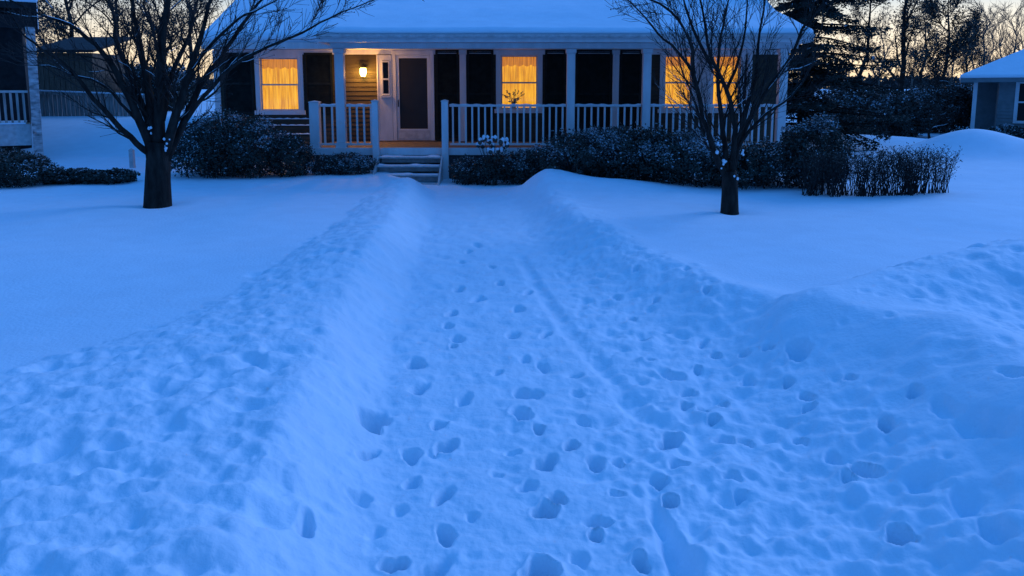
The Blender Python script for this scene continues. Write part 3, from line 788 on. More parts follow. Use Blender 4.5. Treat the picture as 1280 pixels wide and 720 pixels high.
def clod(mb, c, r, seed):
    rr = random.Random(seed); n = 9; rings = 6; base = len(mb.v); el = rr.uniform(1.0, 1.7)
    for j in range(rings+1):
        th = math.pi*j/rings
        for k in range(n):
            a = 2*math.pi*k/n; s = r*(1+rr.uniform(-.22, .22))
            mb.v.append((c[0]+s*math.sin(th)*math.cos(a), c[1]+s*.8*math.sin(th)*math.sin(a), c[2]+s*el*.8*math.cos(th)))
    for j in range(rings):
        for k in range(n): mb.f.append((base+j*n+k, base+(j+1)*n+k, base+(j+1)*n+(k+1) % n, base+j*n+(k+1) % n))
for i, (x, y, r) in enumerate(((186,160,3),(205,184,3),(209,174,2.5))):
    p = P(x, y, YL-.10)
    for q in range(4): clod(sp, p+Vector((rsn.gauss(0, .025), rsn.gauss(0, .02), rsn.gauss(0, .045))), r/74.0*rsn.uniform(.35, .75), i*5+q)
for mm in (sp,): TL_.snow.add(mm.v, mm.f)
tag(TL_.snow.build('snow', M['snow_soft'], tl, OL, smooth=True), kind='stuff')
# right yard tree
YR2 = 11.9
stemsR = [
 ([(908,222),(893,190),(880,145),(868,95),(862,50),(838,14),(800,-6)], .055, -.6),
 ([(868,92),(848,66),(822,42),(800,14),(770,-12)], .028, -.3),
 ([(910,215),(903,160),(898,100),(900,50),(912,-5)], .05, .4),
 ([(914,215),(919,160),(908,112),(889,72),(880,25),(872,-20)], .05, -.3),
 ([(915,215),(926,172),(952,122),(988,72),(1010,22),(1022,-20)], .055, .5),
 ([(913,205),(930,150),(944,95),(950,35),(960,-20)], .045, .1),
 ([(922,186),(948,150),(980,128),(1004,104),(1018,72)], .03, -.7),
 ([(900,200),(878,160),(866,120),(852,84),(846,50)], .030, .8),
 ([(908,112),(925,70),(934,20),(930,-20)], .03, .6),
 ([(890,80),(868,40),(856,5),(850,-25)], .03, -.8)]
tr, TR_, OR_ = front_tree('yard_tree', (912, 262), YR2, .135, stemsR, 'slender many-stemmed bare tree with snow in its forks on the right lawn', 9, (912, 214), 9, .3, L0=1.45)
sp = MB()
for i, (x, y, r) in enumerate(((893,190,6),(905,206,6),(930,192,5),(898,181,4),(918,224,4),(887,172,4))):
    p = P(x, y, YR2-.07)
    for q in range(4): clod(sp, p+Vector((rsn.gauss(0, .02), rsn.gauss(0, .02), rsn.gauss(0, .04))), r/82.0*rsn.uniform(.22, .5), 300+i*5+q)
TR_.snow.add(sp.v, sp.f); tag(TR_.snow.build('snow', M['snow_soft'], tr, OR_, smooth=True), kind='stuff')

# bushes round the house
def bpx(name, p0, p1, ptop, Y, label, depth=.8, **k):
    a = P(p0, 180, Y).x; b = P(p1, 180, Y).x; cx = (a+b)/2; z0 = zground(cx, Y); h = P((p0+p1)/2, ptop, Y).z-z0
    return bush(name, cx, Y, (b-a)/2, depth, h, label, **k)
G1 = 'evergreen shrubs along the house front'
bpx('evergreen_shrub', 208, 348, 135, 16.9, 'large rounded dark evergreen left of the porch, under the left window', 1.2, group=G1, n=26000, seed=2, leaf=.055, snow=.13, lobes=3)
bpx('evergreen_shrub', 335, 388, 168, 17.0, 'low dark shrub squeezed between the large round evergreen and the porch corner', .7, group=G1, n=7000, seed=3, leaf=.05, snow=.10)
bpx('evergreen_shrub', 391, 466, 190, 17.15, 'low clipped shrub beneath the short railing left of the steps', .35, group=G1, n=7000, seed=4, leaf=.045, snow=.22, lobes=2)
bpx('evergreen_shrub', 566, 612, 196, 16.95, 'small snow-dusted shrub right beside the steps', .45, group=G1, n=4500, seed=5, leaf=.045, snow=.25, lobes=2)
bpx('evergreen_shrub', 625, 700, 182, 16.95, 'low dark shrub in front of the long railing, behind the snow heap', .6, group=G1, n=8000, seed=6, leaf=.05, snow=.08, lobes=2)
bpx('evergreen_shrub', 692, 800, 152, 16.2, 'big spreading dark shrub under the middle porch post', 1.1, group=G1, n=20000, seed=7, leaf=.055, snow=.13, lobes=2)
bpx('evergreen_shrub', 775, 905, 155, 15.6, 'big dense shrub behind the left side of the slender tree', 1.1, group=G1, n=22000, seed=8, leaf=.055, snow=.10, lobes=2)
bpx('evergreen_shrub', 890, 995, 172, 15.2, 'dark shrub in front of the right porch end, behind the slender tree trunk', 1.0, group=G1, n=16000, seed=10, leaf=.05, snow=.07, lobes=2)
bpx('evergreen_shrub', 982, 1056, 148, 14.9, 'upright black-green shrub standing just right of the house corner', .9, group=G1, n=14000, seed=11, leaf=.055, snow=.05)
# shrub with snowy flower heads
cx, cy = P(616, 200, 16.75).x, 16.75; z0 = zground(cx, cy); hy = thing('hydrangea', (cx, cy, z0), 'small bare shrub topped with snow-capped dried flower heads by the railing', 'shrub'); O = (cx, cy, z0)
st = MB(); hd = MB(); sc_ = MB(); r = random.Random(4)
heads = [P(x, y, 16.75+r.uniform(-.15, .15)) for x, y in ((600,177),(606,174),(612,178),(619,174),(626,178),(633,177),(603,183),(616,183),(629,184),(613,190),(598,182),(623,189),(634,182))]
for i, p in enumerate(heads):
    st.tube([(cx+r.uniform(-.12, .12), cy, z0-.03), ((p.x+cx)/2, p.y, (p.z+z0)/2), p], [.010, .008, .005], 5)
    hd = MB(); clod(hd, p, .050, i+70); sc_ = MB()
    for q in range(3): clod(sc_, p+Vector((r.gauss(0, .03), r.gauss(0, .02), .03+r.uniform(0, .02))), r.uniform(.025, .045), i*3+q+90)
    hq = hd.build('flower_head', M['dryleaf'], hy, O, smooth=True); tag(sc_.build('snow', M['snow_soft'], hq, O, smooth=True), kind='stuff')
st.build('stem', M['twig'], hy, O)
lf = MB(); pp, _ = blobpts(cx, cy, z0+.35, .45, .35, .38, 1800, 44, .2); lf.quads(leafquads(pp, .05, 3)); lf.build('foliage', M['leaf'], hy, O)

# bare hedge on the right
def twig_hedge(p0, p1, ptop, Y, label, seed, n=420, dep=.45):
    a = P(p0, 200, Y).x; b = P(p1, 200, Y).x; cx = (a+b)/2; z0 = zground(cx, Y); h = P((p0+p1)/2, ptop, Y).z-z0
    t = thing('bare_hedge', (cx, Y, z0), label, 'hedge', 'bare twig hedge plants right of the house'); O = (cx, Y, z0); r = random.Random(seed); m = MB(); s = MB()
    nst = 6 if b-a < 1.3 else 9
    bases = [(a+(b-a)*(i+.5)/nst+r.uniform(-.06, .06), Y+r.uniform(-.2, .2)) for i in range(nst)]
    fo = []
    for k in range(n):
        bx, by = bases[k % nst]; hh = h*r.uniform(.72, 1.0); lean = r.gauss(0, .14)
        bx += r.gauss(0, .07); q = [Vector((bx, by+r.gauss(0, .06), z0-.04))]
        tx = bx+lean+r.gauss(0, .10); ty = by+r.gauss(0, dep*.5)
        for j in range(1, 4):
            u = j/3; q.append(Vector((bx+(tx-bx)*u**1.1+r.gauss(0, .025), by+(ty-by)*u+r.gauss(0, .025), z0+hh*u)))
        m.tube(q, [.009, .006, .004, .002], 3, False)
        for _ in range(5):
            u = r.uniform(.3, 1)*3; i = min(2, int(u)); p = q[i].lerp(q[i+1], u-i); e = p+Vector((r.gauss(0, .09), r.gauss(0, .09), r.uniform(.03, .16)))
            m.tube([p, e], [.0045, .002], 3, False); fo.append(tuple(e))
            if 0 and e.z-z0 > h*.4: s.tube([p+Vector((0,0,.006)), e+Vector((0,0,.006))], [.008, .004], 4, False)
    fo = np.array(fo); fo = np.repeat(fo, 2, 0)+np.random.default_rng(seed).normal(0, .03, (len(fo)*2, 3))
    m.build('stem', M['twig'], t, O); f = MB(); f.quads(leafquads(fo, .035, seed)); f.build('foliage', M['dryleaf'], t, O)
    if s.v: tag(s.build('snow', M['snow_soft'], t, O), kind='stuff')
for i, (a, b, tp, lb) in enumerate(((1008,1052,190,'bare hedge plant touching the upright dark shrub'),(1044,1084,190,'bare hedge plant, second from the dark shrub'),
      (1078,1116,187,'bare hedge plant in the middle of the row'),(1110,1150,186,'bare hedge plant next to the free end of the row'),(1143,1190,187,'bare dense hedge plant at the free right end of the row'))):
    twig_hedge(a, b, tp, 13.55+.04*i, lb, 20+i, n=78)

# low dark hedge at the left edge
bpx('clipped_hedge', 52, 165, 211, 15.6, 'long low dark hedge below the snow slope, left of the tree', .5, n=16000, seed=31, leaf=.05, snow=.015, cat='hedge', lobes=4)
bpx('dark_shrub', -70, 44, 184, 14.9, 'dark shrub with a few snow flecks under the neighbour deck', .8, n=14000, seed=32, leaf=.055, snow=.06, lobes=2)

# ------------------------------------------------------------------ left neighbour porch
YN = 19.6
def pn_(px, py, Y=YN): return P(px, py, Y)
xe = pn_(36, 130).x
nb = thing('neighbour_house', (xe, YN, 0), 'dark neighbour house at the left edge with white deck railing and snowy roof', 'house'); NO = (xe, YN, 0); nb.rotation_euler = (0, 0, R(31.5))
def nbp(mb, name, m, par=nb, **k): return mb.build(name, M[m], par, NO, **k)
xl = -20.0; zdk = pn_(0, 156).z
d = MB(); d.box(xl, xe-.04, YN+1.9, YN+9, -.2, 4.0); nbp(d, 'wall', 'dark')
d = MB(); d.box(xl, xe-.02, YN+.05, YN+1.88, zdk-.14, zdk); nbp(d, 'deck_floor', 'deck')
d = MB(); d.box(xl, xe, YN-.03, YN+.045, zdk-.52, zdk+.02); nbp(d, 'fascia', 'whited')
d = MB(); d.box(xl, xe-.1, YN-.09, YN+1.86, zdk+.023, zdk+.06); nbp(d, 'deck_snow', 'snow_soft', bevel=.015)
t = MB(); zt = pn_(0, 113).z; t.box(xl, xe, YN-.04, YN+.04, zt-.06, zt); rl = nbp(t, 'railing', 'whited')
n = 34
for i in range(n):
    x = xe-.10-.135*i
    b = MB(); b.box(x-.035, x+.02, YN-.015, YN+.015, zdk+.025, zt-.063); nbp(b, 'baluster', 'fence', rl)
d = MB(); d.beam((xl, YN+.1, pn_(0, 20).z), (pn_(40, 20).x, YN+.1, pn_(0, 27).z), .35, .30); nbp(d, 'eave_beam', 'dark')
rz = pn_(0, 12).z; xr_ = pn_(44, 20).x
def slab(x0, x1, z0a, z1a, th_, lift=0):
    m = MB(); y0, y1, y2 = YN-.35, YN+4.5, YN+9.6; v = []
    for x, dz in ((x0, 0), (x1, 0)):
        for yy, zz in ((y0, rz), (y1, rz+2.0), (y2, rz)):
            v += [(x, yy, zz+lift), (x, yy, zz+lift+th_)]
    m.add(v, [(0,2,8,6),(1,7,9,3),(2,4,10,8),(3,9,11,5),(0,6,7,1),(4,5,11,10),(0,1,3,2),(2,3,5,4),(6,8,9,7),(8,10,11,9)]); return m
nr_ = nbp(slab(xl, xr_, 0, 0, .14), 'roof', 'dark')
nbp(slab(xl, xr_+.03, 0, 0, .17, .143), 'roof_snow', 'snow_soft', nr_, bevel=.05)
# pale leaning porch post, stained and snow-blown
pp = MB(); a = Vector((pn_(49, 214).x, YN-.12, -.05)); b = pn_(36, 34); b.y = YN-.12
pp.beam(a, b, .21, .2); po = nbp(pp, 'porch_post', mat('weathered_post', (.42, .42, .42), .8, .75, 6, .5, 30, .2, vcol=(.62,.62,.62), stretch=(1, 1, 2)) and 'white', bevel=.01) if False else pp.build('porch_post', mat('weathered_post', (.30, .30, .31), .8, .55, 5, .5, 30, .2, vcol=(.66, .66, .66), stretch=(1, 1, 2.2)), nb, NO, bevel=.012)
po['label'] = 'pale weathered post blotched with blown snow'

# fence behind on the left, tan building behind it
YF = 25.6
def board_fence(p0, p1, ptop_a, ptop_b, Y, label, m='fence'):
    a = P(p0, 130, Y).x; b = P(p1, 130, Y).x; cx = (a+b)/2; t = thing('board_fence', (cx, Y, .8), label, 'fence'); O = (cx, Y, .8)
    za = P(p0, ptop_a, Y).z; zb = P(p1, ptop_b, Y).z; w = .145; n = int((b-a)/w); r = random.Random(6); mb = MB()
    for i in range(n):
        x = a+i*w; u = i/n; zt = za+(zb-za)*u+r.uniform(-.02, .02); y = Y+r.uniform(-.008, .008); mb.box(x+.006, x+w-.008, y, y+.022, .5, zt)
    mb.build('boards', M[m], t, O)
    ra = MB(); ra.beam((a, Y-.03, za+.03), (b, Y-.03, zb+.03), .06, .10); ra.build('rail', M['fence'], t, O)
    sn = MB(); sn.beam((a, Y-.03, za+.10), (b, Y-.03, zb+.10), .10, .05); sn.build('snow', M['snow_soft'], t, O, bevel=.015)
    for x in np.arange(a+.1, b, 2.3):
        p = MB(); p.box(x-.05, x+.05, Y+.024, Y+.12, .4, za+(zb-za)*(x-a)/(b-a)-.03); p.build('fence_post', M['fence'], t, O)
board_fence(50, 186, 117, 122, YF, 'weathered board fence with a snowy top rail above the snow slope')
# shed behind fence
ys_ = 29.5; a, b = P(48, 90, ys_).x, P(116, 90, ys_).x
sh = thing('garden_shed', ((a+b)/2, ys_, .9), 'tan vertical-boarded shed rising behind the board fence at left', 'shed'); SO = ((a+b)/2, ys_, .9)
mb = MB(); zt = P(80, 66, ys_).z; x = a
while x < b-.1: mb.box(x+.01, x+.19, ys_, ys_+.03, .5, zt); x += .2
mb.box(a+.02, b-.02, ys_+.035, ys_+2.6, .5, zt); mb.build('wall', M['tan'], sh, SO)
rm = MB(); rm.add([(a-.2,ys_-.25,zt),(b+.2,ys_-.25,zt),(b+.2,ys_+2.9,zt+.7),(a-.2,ys_+2.9,zt+.7),(a-.2,ys_-.25,zt+.1),(b+.2,ys_-.25,zt+.1),(b+.2,ys_+2.9,zt+.8),(a-.2,ys_+2.9,zt+.8)], [(0,3,2,1),(4,5,6,7),(0,1,5,4),(1,2,6,5),(2,3,7,6),(3,0,4,7)])
rr_ = rm.build('roof', M['dark'], sh, SO)
rm = MB(); rm.add([(a-.22,ys_-.27,zt+.103),(b+.22,ys_-.27,zt+.103),(b+.22,ys_+2.9,zt+.803),(a-.22,ys_+2.9,zt+.803),(a-.22,ys_-.27,zt+.25),(b+.22,ys_-.27,zt+.25),(b+.22,ys_+2.9,zt+.95),(a-.22,ys_+2.9,zt+.95)], [(0,3,2,1),(4,5,6,7),(0,1,5,4),(1,2,6,5),(2,3,7,6),(3,0,4,7)])

# short marker post by the left hedge
p = P(166, 212, 18.4); z0 = zground(p.x, 18.4); mp_ = MB(); zt = P(166, 188, 18.4).z
mp_.box(p.x-.05, p.x+.05, 18.35, 18.45, z0-.1, zt); mp_.add([(p.x-.06,18.34,zt+.002),(p.x+.06,18.34,zt+.002),(p.x+.06,18.46,zt+.002),(p.x-.06,18.46,zt+.002),(p.x,18.4,zt+.06)], [(0,1,4),(1,2,4),(2,3,4),(3,0,4),(3,2,1,0)])
o = mp_.build('garden_post', M['whited'], None, (p.x, 18.4, z0)); tag(o, 'short pale wooden post just left of the broad tree trunk', 'post')

# ------------------------------------------------------------------ right neighbour house
YH = 30.0
ax, bx = P(1216, 120, YH).x, P(1216, 120, YH).x+9.0
rh = thing('neighbour_bungalow', (ax, YH, 0), 'grey-blue bungalow with snowy roof at the far right behind snow drifts', 'house'); RO = (ax, YH, 0); rh.rotation_euler = (0, 0, R(-30))
def rp(mb, name, m, par=rh, **k): return mb.build(name, M[m], par, RO, **k)
ze = P(1216, 103, YH).z; z_b = .1
def rx_(px): return P(px, 120, YH).x
w = MB(); ox0, ox1 = rx_(1230), rx_(1243); wx0, wx1, wz0, wz1 = rx_(1264), rx_(1300), P(1270, 150, YH).z, P(1270, 103, YH).z-.05
w.box(rx_(1243), wx0, YH, YH+.15, z_b, ze); w.box(wx0, wx1, YH, YH+.15, z_b, wz0); w.box(wx1, bx, YH, YH+.15, z_b, ze); w.box(wx0, wx1, YH, YH+.15, wz1, ze)
w.box(ax, ox0, YH, YH+.15, z_b, P(1216, 140, YH).z-1.2); w.box(ax+.1, ax+.25, YH+1.6, YH+7, z_b, ze); w.box(ax+.25, rx_(1243), YH+1.6, YH+1.75, z_b, ze); w.box(rx_(1243), rx_(1243)+.15, YH+.155, YH+1.595, z_b, ze); w.box(bx-.15, bx, YH+.155, YH+7, z_b, ze)
rp(w, 'wall', 'grey')
z = z_b+.3; cl = MB()
while z < ze-.1:
    for a, b in ((rx_(1243)+.005, wx0-.05), (wx1+.05, bx)): cl.add([(a,YH-.03,z),(b,YH-.03,z),(b,YH-.006,z+.13),(a,YH-.006,z+.13),(a,YH-.005,z),(b,YH-.005,z)], [(0,1,2,3),(0,4,5,1)])
    z += .13
rp(cl, 'clapboard', 'grey')
p_ = MB(); p_.box(ax, ax+.14, YH-.02, YH+.12, z_b, ze-.002); rp(p_, 'porch_post', 'white')
f = MB(); f.box(wx0-.12, wx0, YH-.05, YH+.05, wz0-.1, wz1+.08); f.box(wx1, wx1+.12, YH-.05, YH+.05, wz0-.1, wz1+.08); f.box(wx0, wx1, YH-.05, YH+.05, wz0-.1, wz0); f.box(wx0, wx1, YH-.05, YH+.05, wz1, wz1+.08); f.box(wx0, wx1, YH-.03, YH+.02, (wz0+wz1)/2-.03, (wz0+wz1)/2+.03)
wf = rp(f, 'window', 'white'); gp = MB(); gp.box(wx0, wx1, YH+.03, YH+.04, wz0, wz1); rp(gp, 'pane', 'darkglass', wf)
# hipped roof
ov = .45; x0, x1, y0, y1 = ax-ov, bx+ov, YH-ov, YH+7+ov; hr = 1.95; rw = (y1-y0)/2
def hip(z, th, grow=0):
    m = MB(); X0, X1, Y0, Y1 = x0-grow, x1+grow, y0-grow, y1+grow
    v = [(X0,Y0,z),(X1,Y0,z),(X1,Y1,z),(X0,Y1,z),(X0,Y0,z+th),(X1,Y0,z+th),(X1,Y1,z+th),(X0,Y1,z+th),(x0+rw,y0+rw,z+th+hr),(x1-rw,y0+rw,z+th+hr)]
    m.add(v, [(0,3,2,1),(0,1,5,4),(1,2,6,5),(2,3,7,6),(3,0,4,7),(4,5,9,8),(5,6,9),(6,7,8,9),(7,4,8)]); return m
hro = rp(hip(ze+.002, .16), 'roof', 'grey'); rp(hip(ze+.164, .12, .03), 'roof_snow', 'snow_soft', hro, bevel=.04)

# ------------------------------------------------------------------ background trees
def conifer(x, y, h, rad, label, seed, z0=None):
    z0 = zground(x, y)-.05; O = (x, y, z0); t = thing('pine_tree', O, label, 'tree'); r = random.Random(seed); rg = np.random.default_rng(seed)
    tk = MB(); tk.tube([(x, y, z0), (x+.05, y, z0+h*.5), (x, y, z0+h)], [.20, .12, .02], 8); tk.build('trunk', M['bark'], t, O, smooth=True)
    br = MB(); pts = []; sn = []
    z = .35
    while z < h-.2:
        u = z/h; L = rad*(1-u)**.75*(1 if u > .06 else .8)
        for k in range(7):
            a = r.uniform(0, 6.28); l = L*r.uniform(.55, 1.18); dr = r.uniform(.22, .55); zo = r.uniform(-.15, .15); nn = 7; q = []
            for i in range(nn):
                s = i/(nn-1); q.append(Vector((x+math.cos(a)*l*s, y+math.sin(a)*l*s, z0+z+zo+.10*l*s-dr*l*s*s+.16*l*s**4)))
            br.tube(q, [.03*(1-i/nn)+.006 for i in range(nn)], 4, False)
            m = int(170*l); ss = rg.random(m)**.8*.92+.08; side = rg.normal(0, .16, m)*l**.5*(1.05-ss*.5)
            ca, sa = math.cos(a), math.sin(a)
            bz = z0+z+zo+.10*l*ss-dr*l*ss**2+.16*l*ss**4
            pp = np.stack([x+ca*l*ss-sa*side, y+sa*l*ss+ca*side, bz-np.abs(side)*.25-np.abs(rg.normal(0, .06, m))], 1)
            pts.append(pp); sel = rg.random(m) < .006; sn.append(pp[sel]+[0, 0, .06])
        z += .20+.12*r.random()
    br.build('branches', M['bark'], t, O); pts = np.concatenate(pts); f = MB(); f.quads(leafquads(pts, .115, seed, .35, .6)); f.build('foliage', M['pine'], t, O)
    s = MB(); s.quads(leafquads(np.concatenate(sn), .13, seed+1, .5, .3)); tag(s.build('snow', M['frost'], t, O), kind='stuff')
    return t
conifer(P(1006, 100, 25).x, 25, 11.0, 3.1, 'tall dark drooping pine right behind the house corner', 3)

def bg_tree(name, x, y, h, seed, label, group, leafn=3, maxl=4, r0=.16, leaf=.10, mt='bark', ml='dryleaf', spread=.7, kids=6, snowp=0, twr=.010):
    z0 = zground(x, y)-.1; O = (x, y, z0); t = thing(name, O, label, 'tree', group); T = Tree(seed, twr); T.snowp = snowp
    w = MB(); r = random.Random(seed); q = [Vector((x, y, z0))]; n = 7
    for i in range(1, n): q.append(Vector((x+r.gauss(0, .10)*i*.5, y+r.gauss(0, .1)*i*.5, z0+h*.9*i/(n-1))))
    rad = [r0*(1-.85*i/(n-1)) for i in range(n)]; w.tube(q, rad, 7); w.build('trunk', M[mt], t, O, smooth=True)
    T.kids(q, rad, h*.62, 0, maxl-1, .16, .12, kids*3, spread, .18)
    if T.twig.v or T.wood.v:
        T.wood.add(T.twig.v, T.twig.f); T.wood.build('branches', M[mt], t, O)
    if leafn:
        tips = np.array([tuple(p) for p, _ in T.tips]); tips = np.repeat(tips, leafn, 0)+np.random.default_rng(seed).normal(0, .22, (len(tips)*leafn, 3))
        f = MB(); f.quads(leafquads(tips, leaf, seed, .6)); f.build('crown', M[ml], t, O)
    if T.snow.v: tag(T.snow.build('snow', M['snow_soft'], t, O), kind='stuff')
    return t
def copy_at(t, x, y, sc_, rz, label):
    c = copy_tree(t); c.location = (x, y, zground(x, y)-.1); c.scale = (sc_,)*3; c.rotation_euler = (0, 0, rz); c['label'] = label; return c
GB = 'trees behind the gardens on the right'
def X_(px, Y): return P(px, 100, Y).x
A = bg_tree('leafy_tree', X_(1128, 46), 46, 10.5, 41, 'tall brown-leaved tree left of the far bungalow, its straight trunk against the glow', GB, 2, 4, .20, .12, kids=4)
B = bg_tree('bare_tree', X_(1180, 44), 44, 8.0, 42, 'small rounded tree left of the bungalow roof, right of the tall leafy one', GB, 2, 4, .14, .11, kids=5)
copy_at(A, X_(1078, 44), 44, .80, 2.1, 'brown-leaved tree between the pine and the tall straight-trunked tree')
copy_at(B, X_(1152, 55), 55, .95, 1.1, 'thin tree in the gap between the two leafy trees')
copy_at(B, X_(1208, 58), 58, .85, 5.2, 'brown-leaved tree just above the bungalow roof corner')
Cc = bg_tree('bare_tree', X_(1228, 62), 62, 8.2, 43, 'bare thin tree over the bungalow roof, leftmost of the far bare row', GB, 0, 3, .10, .1, 'palebark', spread=.5, kids=7)
for i, (px, Y, s, rz, lb) in enumerate(((1246, 66, .92, 1, 'bare thin tree over the bungalow roof, second from left in the far row'), (1262, 60, 1.0, 2.4, 'bare thin tree over the bungalow roof, third in the far row'),
        (1282, 64, 1.06, 3.9, 'bare thin tree over the bungalow roof at the picture edge'), (1216, 72, .95, 5, 'bare thin tree far back between roof corner and leafy trees'), (1190, 70, .85, 2.9, 'bare thin tree far back behind the small rounded tree'),
        (1273, 76, 1.0, 1.6, 'bare thin tree in the rear rank above the bungalow roof'), (1236, 78, 1.0, 3.3, 'bare thin tree in the rear rank right of the roof corner'), (1140, 74, .9, .6, 'bare thin tree far back beside the tall straight trunk'), (1100, 70, .95, 1.9, 'bare thin tree far back left of the tall straight trunk'), (1062, 75, .95, 2.2, 'bare thin tree far back, next to the pine'),
        (1302, 58, 1.1, 4.4, 'bare thin tree beyond the right picture edge'))):
    copy_at(Cc, X_(px, Y), Y, s, rz, lb)
# dark shrubs closing the gardens
GS = 'dark thicket of tall shrubs on the right'
for i, (p0, p1, tp, Y, lb) in enumerate(((1030, 1100, 108, 31, 'tall dark thicket shrub beside the pine tree foot'), (1078, 1150, 107, 32, 'tall dark thicket shrub in the middle behind the hedge'),
        (1130, 1200, 104, 35, 'tall dark thicket shrub left of the bungalow'), (1176, 1240, 100, 40, 'tall dark thicket shrub partly behind the bungalow corner'))):
    bpx('thicket_shrub', p0, p1, tp, Y, lb, 1.5, group=GS, n=15000, seed=51+i, leaf=.11, snow=.05, m='dryleaf', lobes=2)
# low dark shrub strip at the bungalow foot
bpx('low_shrub', 1225, 1290, 156, 28.5, 'low dark shrub along the foot of the far bungalow', .7, n=6000, seed=61, leaf=.09, snow=.04, lobes=3)
# small snowy tree in front of thicket
Sm = bg_tree('snowy_sapling', X_(1168, 27), 27, 2.9, 71, 'small bare sapling dusted with snow before the dark thicket', None, 0, 4, .05, .05, spread=.95, snowp=.35, kids=4, twr=.005)

# left background trees
GL = 'trees behind the fence on the left'
D = bg_tree('autumn_tree', X_(95, 42), 42, 10, 81, 'brown-leaved tree behind the shed, left of the yard tree stems', GL, 3, 4, .18, .12, kids=4)
for px, Y, s, rz, lb in ((40, 46, 1.0, 1.2, 'brown-leaved tree above the neighbour roof at the left edge'), (150, 48, 1.05, 2.6, 'brown-leaved tree seen between the stems of the yard tree'), (205, 44, .95, 4.1, 'brown-leaved tree directly behind the yard tree'),
        (242, 50, 1.0, 5.3, 'brown-leaved tree just left of the house roof'), (-20, 42, 1.0, .4, 'brown-leaved tree hidden beyond the neighbour roof')):
    copy_at(D, X_(px, Y), Y, s, rz, lb)
for i, (p0, p1, tp, Y, lb) in enumerate(((108, 190, 74, 33, 'dark tall evergreen behind the fence, left part'), (170, 230, 80, 31, 'dark tall evergreen behind the fence beside the house wall'), (20, 104, 58, 36, 'dark evergreen behind the tan shed'))):
    bpx('background_evergreen', p0, p1, tp, Y, lb, 1.2, group='evergreens behind the fence', n=13000, seed=91+i, leaf=.12, snow=.05, lobes=2)

# far wood closing the horizon: one mass
fw_ = MB(); r = random.Random(99); rg = np.random.default_rng(99); n = 60000
fx = rg.uniform(-150, 150, n); fy = rg.uniform(112, 130, n); env = 3.2+1.4*fbm(fx, fx*0, .12, 3, 5)
fz = 1.0+env*rg.random(n)**.9
fw_.quads(leafquads(np.stack([fx, fy, fz], 1), .75, 4, .5)); o = fw_.build('far_wood', M['twig'], None, (0, 120, 0)); tag(o, 'low distant wood along the horizon', 'wood', None, 'stuff')

# ------------------------------------------------------------------ sky and light
W = bpy.data.worlds.new('World'); sc.world = W; W.use_nodes = True
N = W.node_tree.nodes; L = W.node_tree.links; bg = N['Background']
sky = N.new('ShaderNodeTexSky'); sky.sky_type = 'NISHITA'; sky.sun_disc = False
SEL, SAZ = R(25), R(50)            # afterglow side: elevation, azimuth measured from +Y towards +X
sky.sun_elevation = R(-1.5); sky.sun_rotation = SAZ
tc = N.new('ShaderNodeTexCoord'); sx_ = N.new('ShaderNodeSeparateXYZ'); L.new(tc.outputs['Generated'], sx_.inputs[0])
rp_ = N.new('ShaderNodeValToRGB'); L.new(sx_.outputs['Z'], rp_.inputs[0]); cr = rp_.color_ramp
cols = [(0.0, (.72, .52, .30)), (.035, (.95, .75, .50)), (.078, (.78, .72, .60)), (.115, (.42, .52, .60)), (.15, (.18, .34, .56)), (.22, (.08, .26, .62)), (.45, (.042, .225, .70)), (1.0, (.032, .215, .72))]
while len(cr.elements) < len(cols): cr.elements.new(.5)
for e, (p, c) in zip(cr.elements, cols): e.position = p; e.color = (*c, 1)
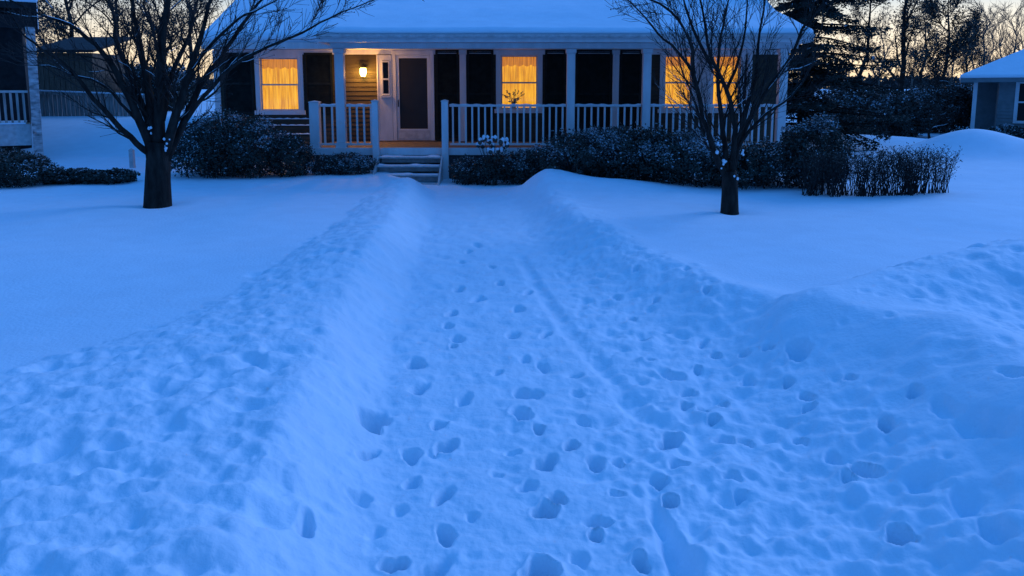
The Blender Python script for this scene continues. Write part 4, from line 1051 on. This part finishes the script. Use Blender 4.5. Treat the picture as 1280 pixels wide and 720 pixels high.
# brighter towards the afterglow, dimmer away from it
nm = N.new('ShaderNodeVectorMath'); nm.operation = 'DOT_PRODUCT'; L.new(tc.outputs['Generated'], nm.inputs[0]); nm.inputs[1].default_value = (math.sin(SAZ), math.cos(SAZ), 0)
mr = N.new('ShaderNodeMapRange'); L.new(nm.outputs['Value'], mr.inputs[0]); mr.inputs[1].default_value = -1; mr.inputs[2].default_value = 1; mr.inputs[3].default_value = 8.0; mr.inputs[4].default_value = 12.5
vs_ = N.new('ShaderNodeVectorMath'); vs_.operation = 'SCALE'; r_b = N.new('ShaderNodeValToRGB'); L.new(sx_.outputs['Z'], r_b.inputs[0]); cb = r_b.color_ramp
colb = [(0.0, (.05, .16, .42)), (.12, (.05, .20, .58)), (.45, (.042, .225, .70)), (1.0, (.032, .215, .72))]
while len(cb.elements) < len(colb): cb.elements.new(.5)
for e, (p, c) in zip(cb.elements, colb): e.position = p; e.color = (*c, 1)
fm = N.new('ShaderNodeMapRange'); fm.interpolation_type = 'SMOOTHSTEP'; L.new(sx_.outputs['Y'], fm.inputs[0]); fm.inputs[1].default_value = .15; fm.inputs[2].default_value = .75
mxc = N.new('ShaderNodeMixRGB'); L.new(fm.outputs[0], mxc.inputs[0]); L.new(r_b.outputs[0], mxc.inputs[1]); L.new(rp_.outputs[0], mxc.inputs[2])
L.new(mxc.outputs[0], vs_.inputs[0]); L.new(mr.outputs[0], vs_.inputs['Scale'])
s2 = N.new('ShaderNodeVectorMath'); s2.operation = 'SCALE'; L.new(sky.outputs[0], s2.inputs[0]); s2.inputs['Scale'].default_value = .25
ad = N.new('ShaderNodeVectorMath'); ad.operation = 'ADD'; L.new(vs_.outputs[0], ad.inputs[0]); L.new(s2.outputs[0], ad.inputs[1])
L.new(ad.outputs[0], bg.inputs[0]); bg.inputs[1].default_value = .1
sl = bpy.data.lights.new('sun', 'SUN'); sl.energy = 1.0; sl.angle = R(26); sl.color = (.40, .55, 1.0)
so_ = bpy.data.objects.new('sun', sl); C.objects.link(so_)
dv = Vector((math.sin(SAZ)*math.cos(SEL), math.cos(SAZ)*math.cos(SEL), math.sin(SEL)))
so_.rotation_euler = dv.to_track_quat('Z', 'Y').to_euler(); so_.location = (10, 5, 20)

cam = bpy.data.cameras.new('camera'); co = bpy.data.objects.new('camera', cam); C.objects.link(co); sc.camera = co
co.location = (0, 0, H); co.rotation_euler = (R(90)-PITCH, 0, 0); cam.sensor_width = 36; cam.lens = 36*F; cam.shift_y = SH; cam.clip_end = 2000
vs = sc.view_settings; vs.view_transform = 'Standard'; vs.look = 'None'; vs.exposure = .20; vs.gamma = 1; vs.use_curve_mapping = False
sc.cycles.max_bounces = 8; sc.cycles.transparent_max_bounces = 12
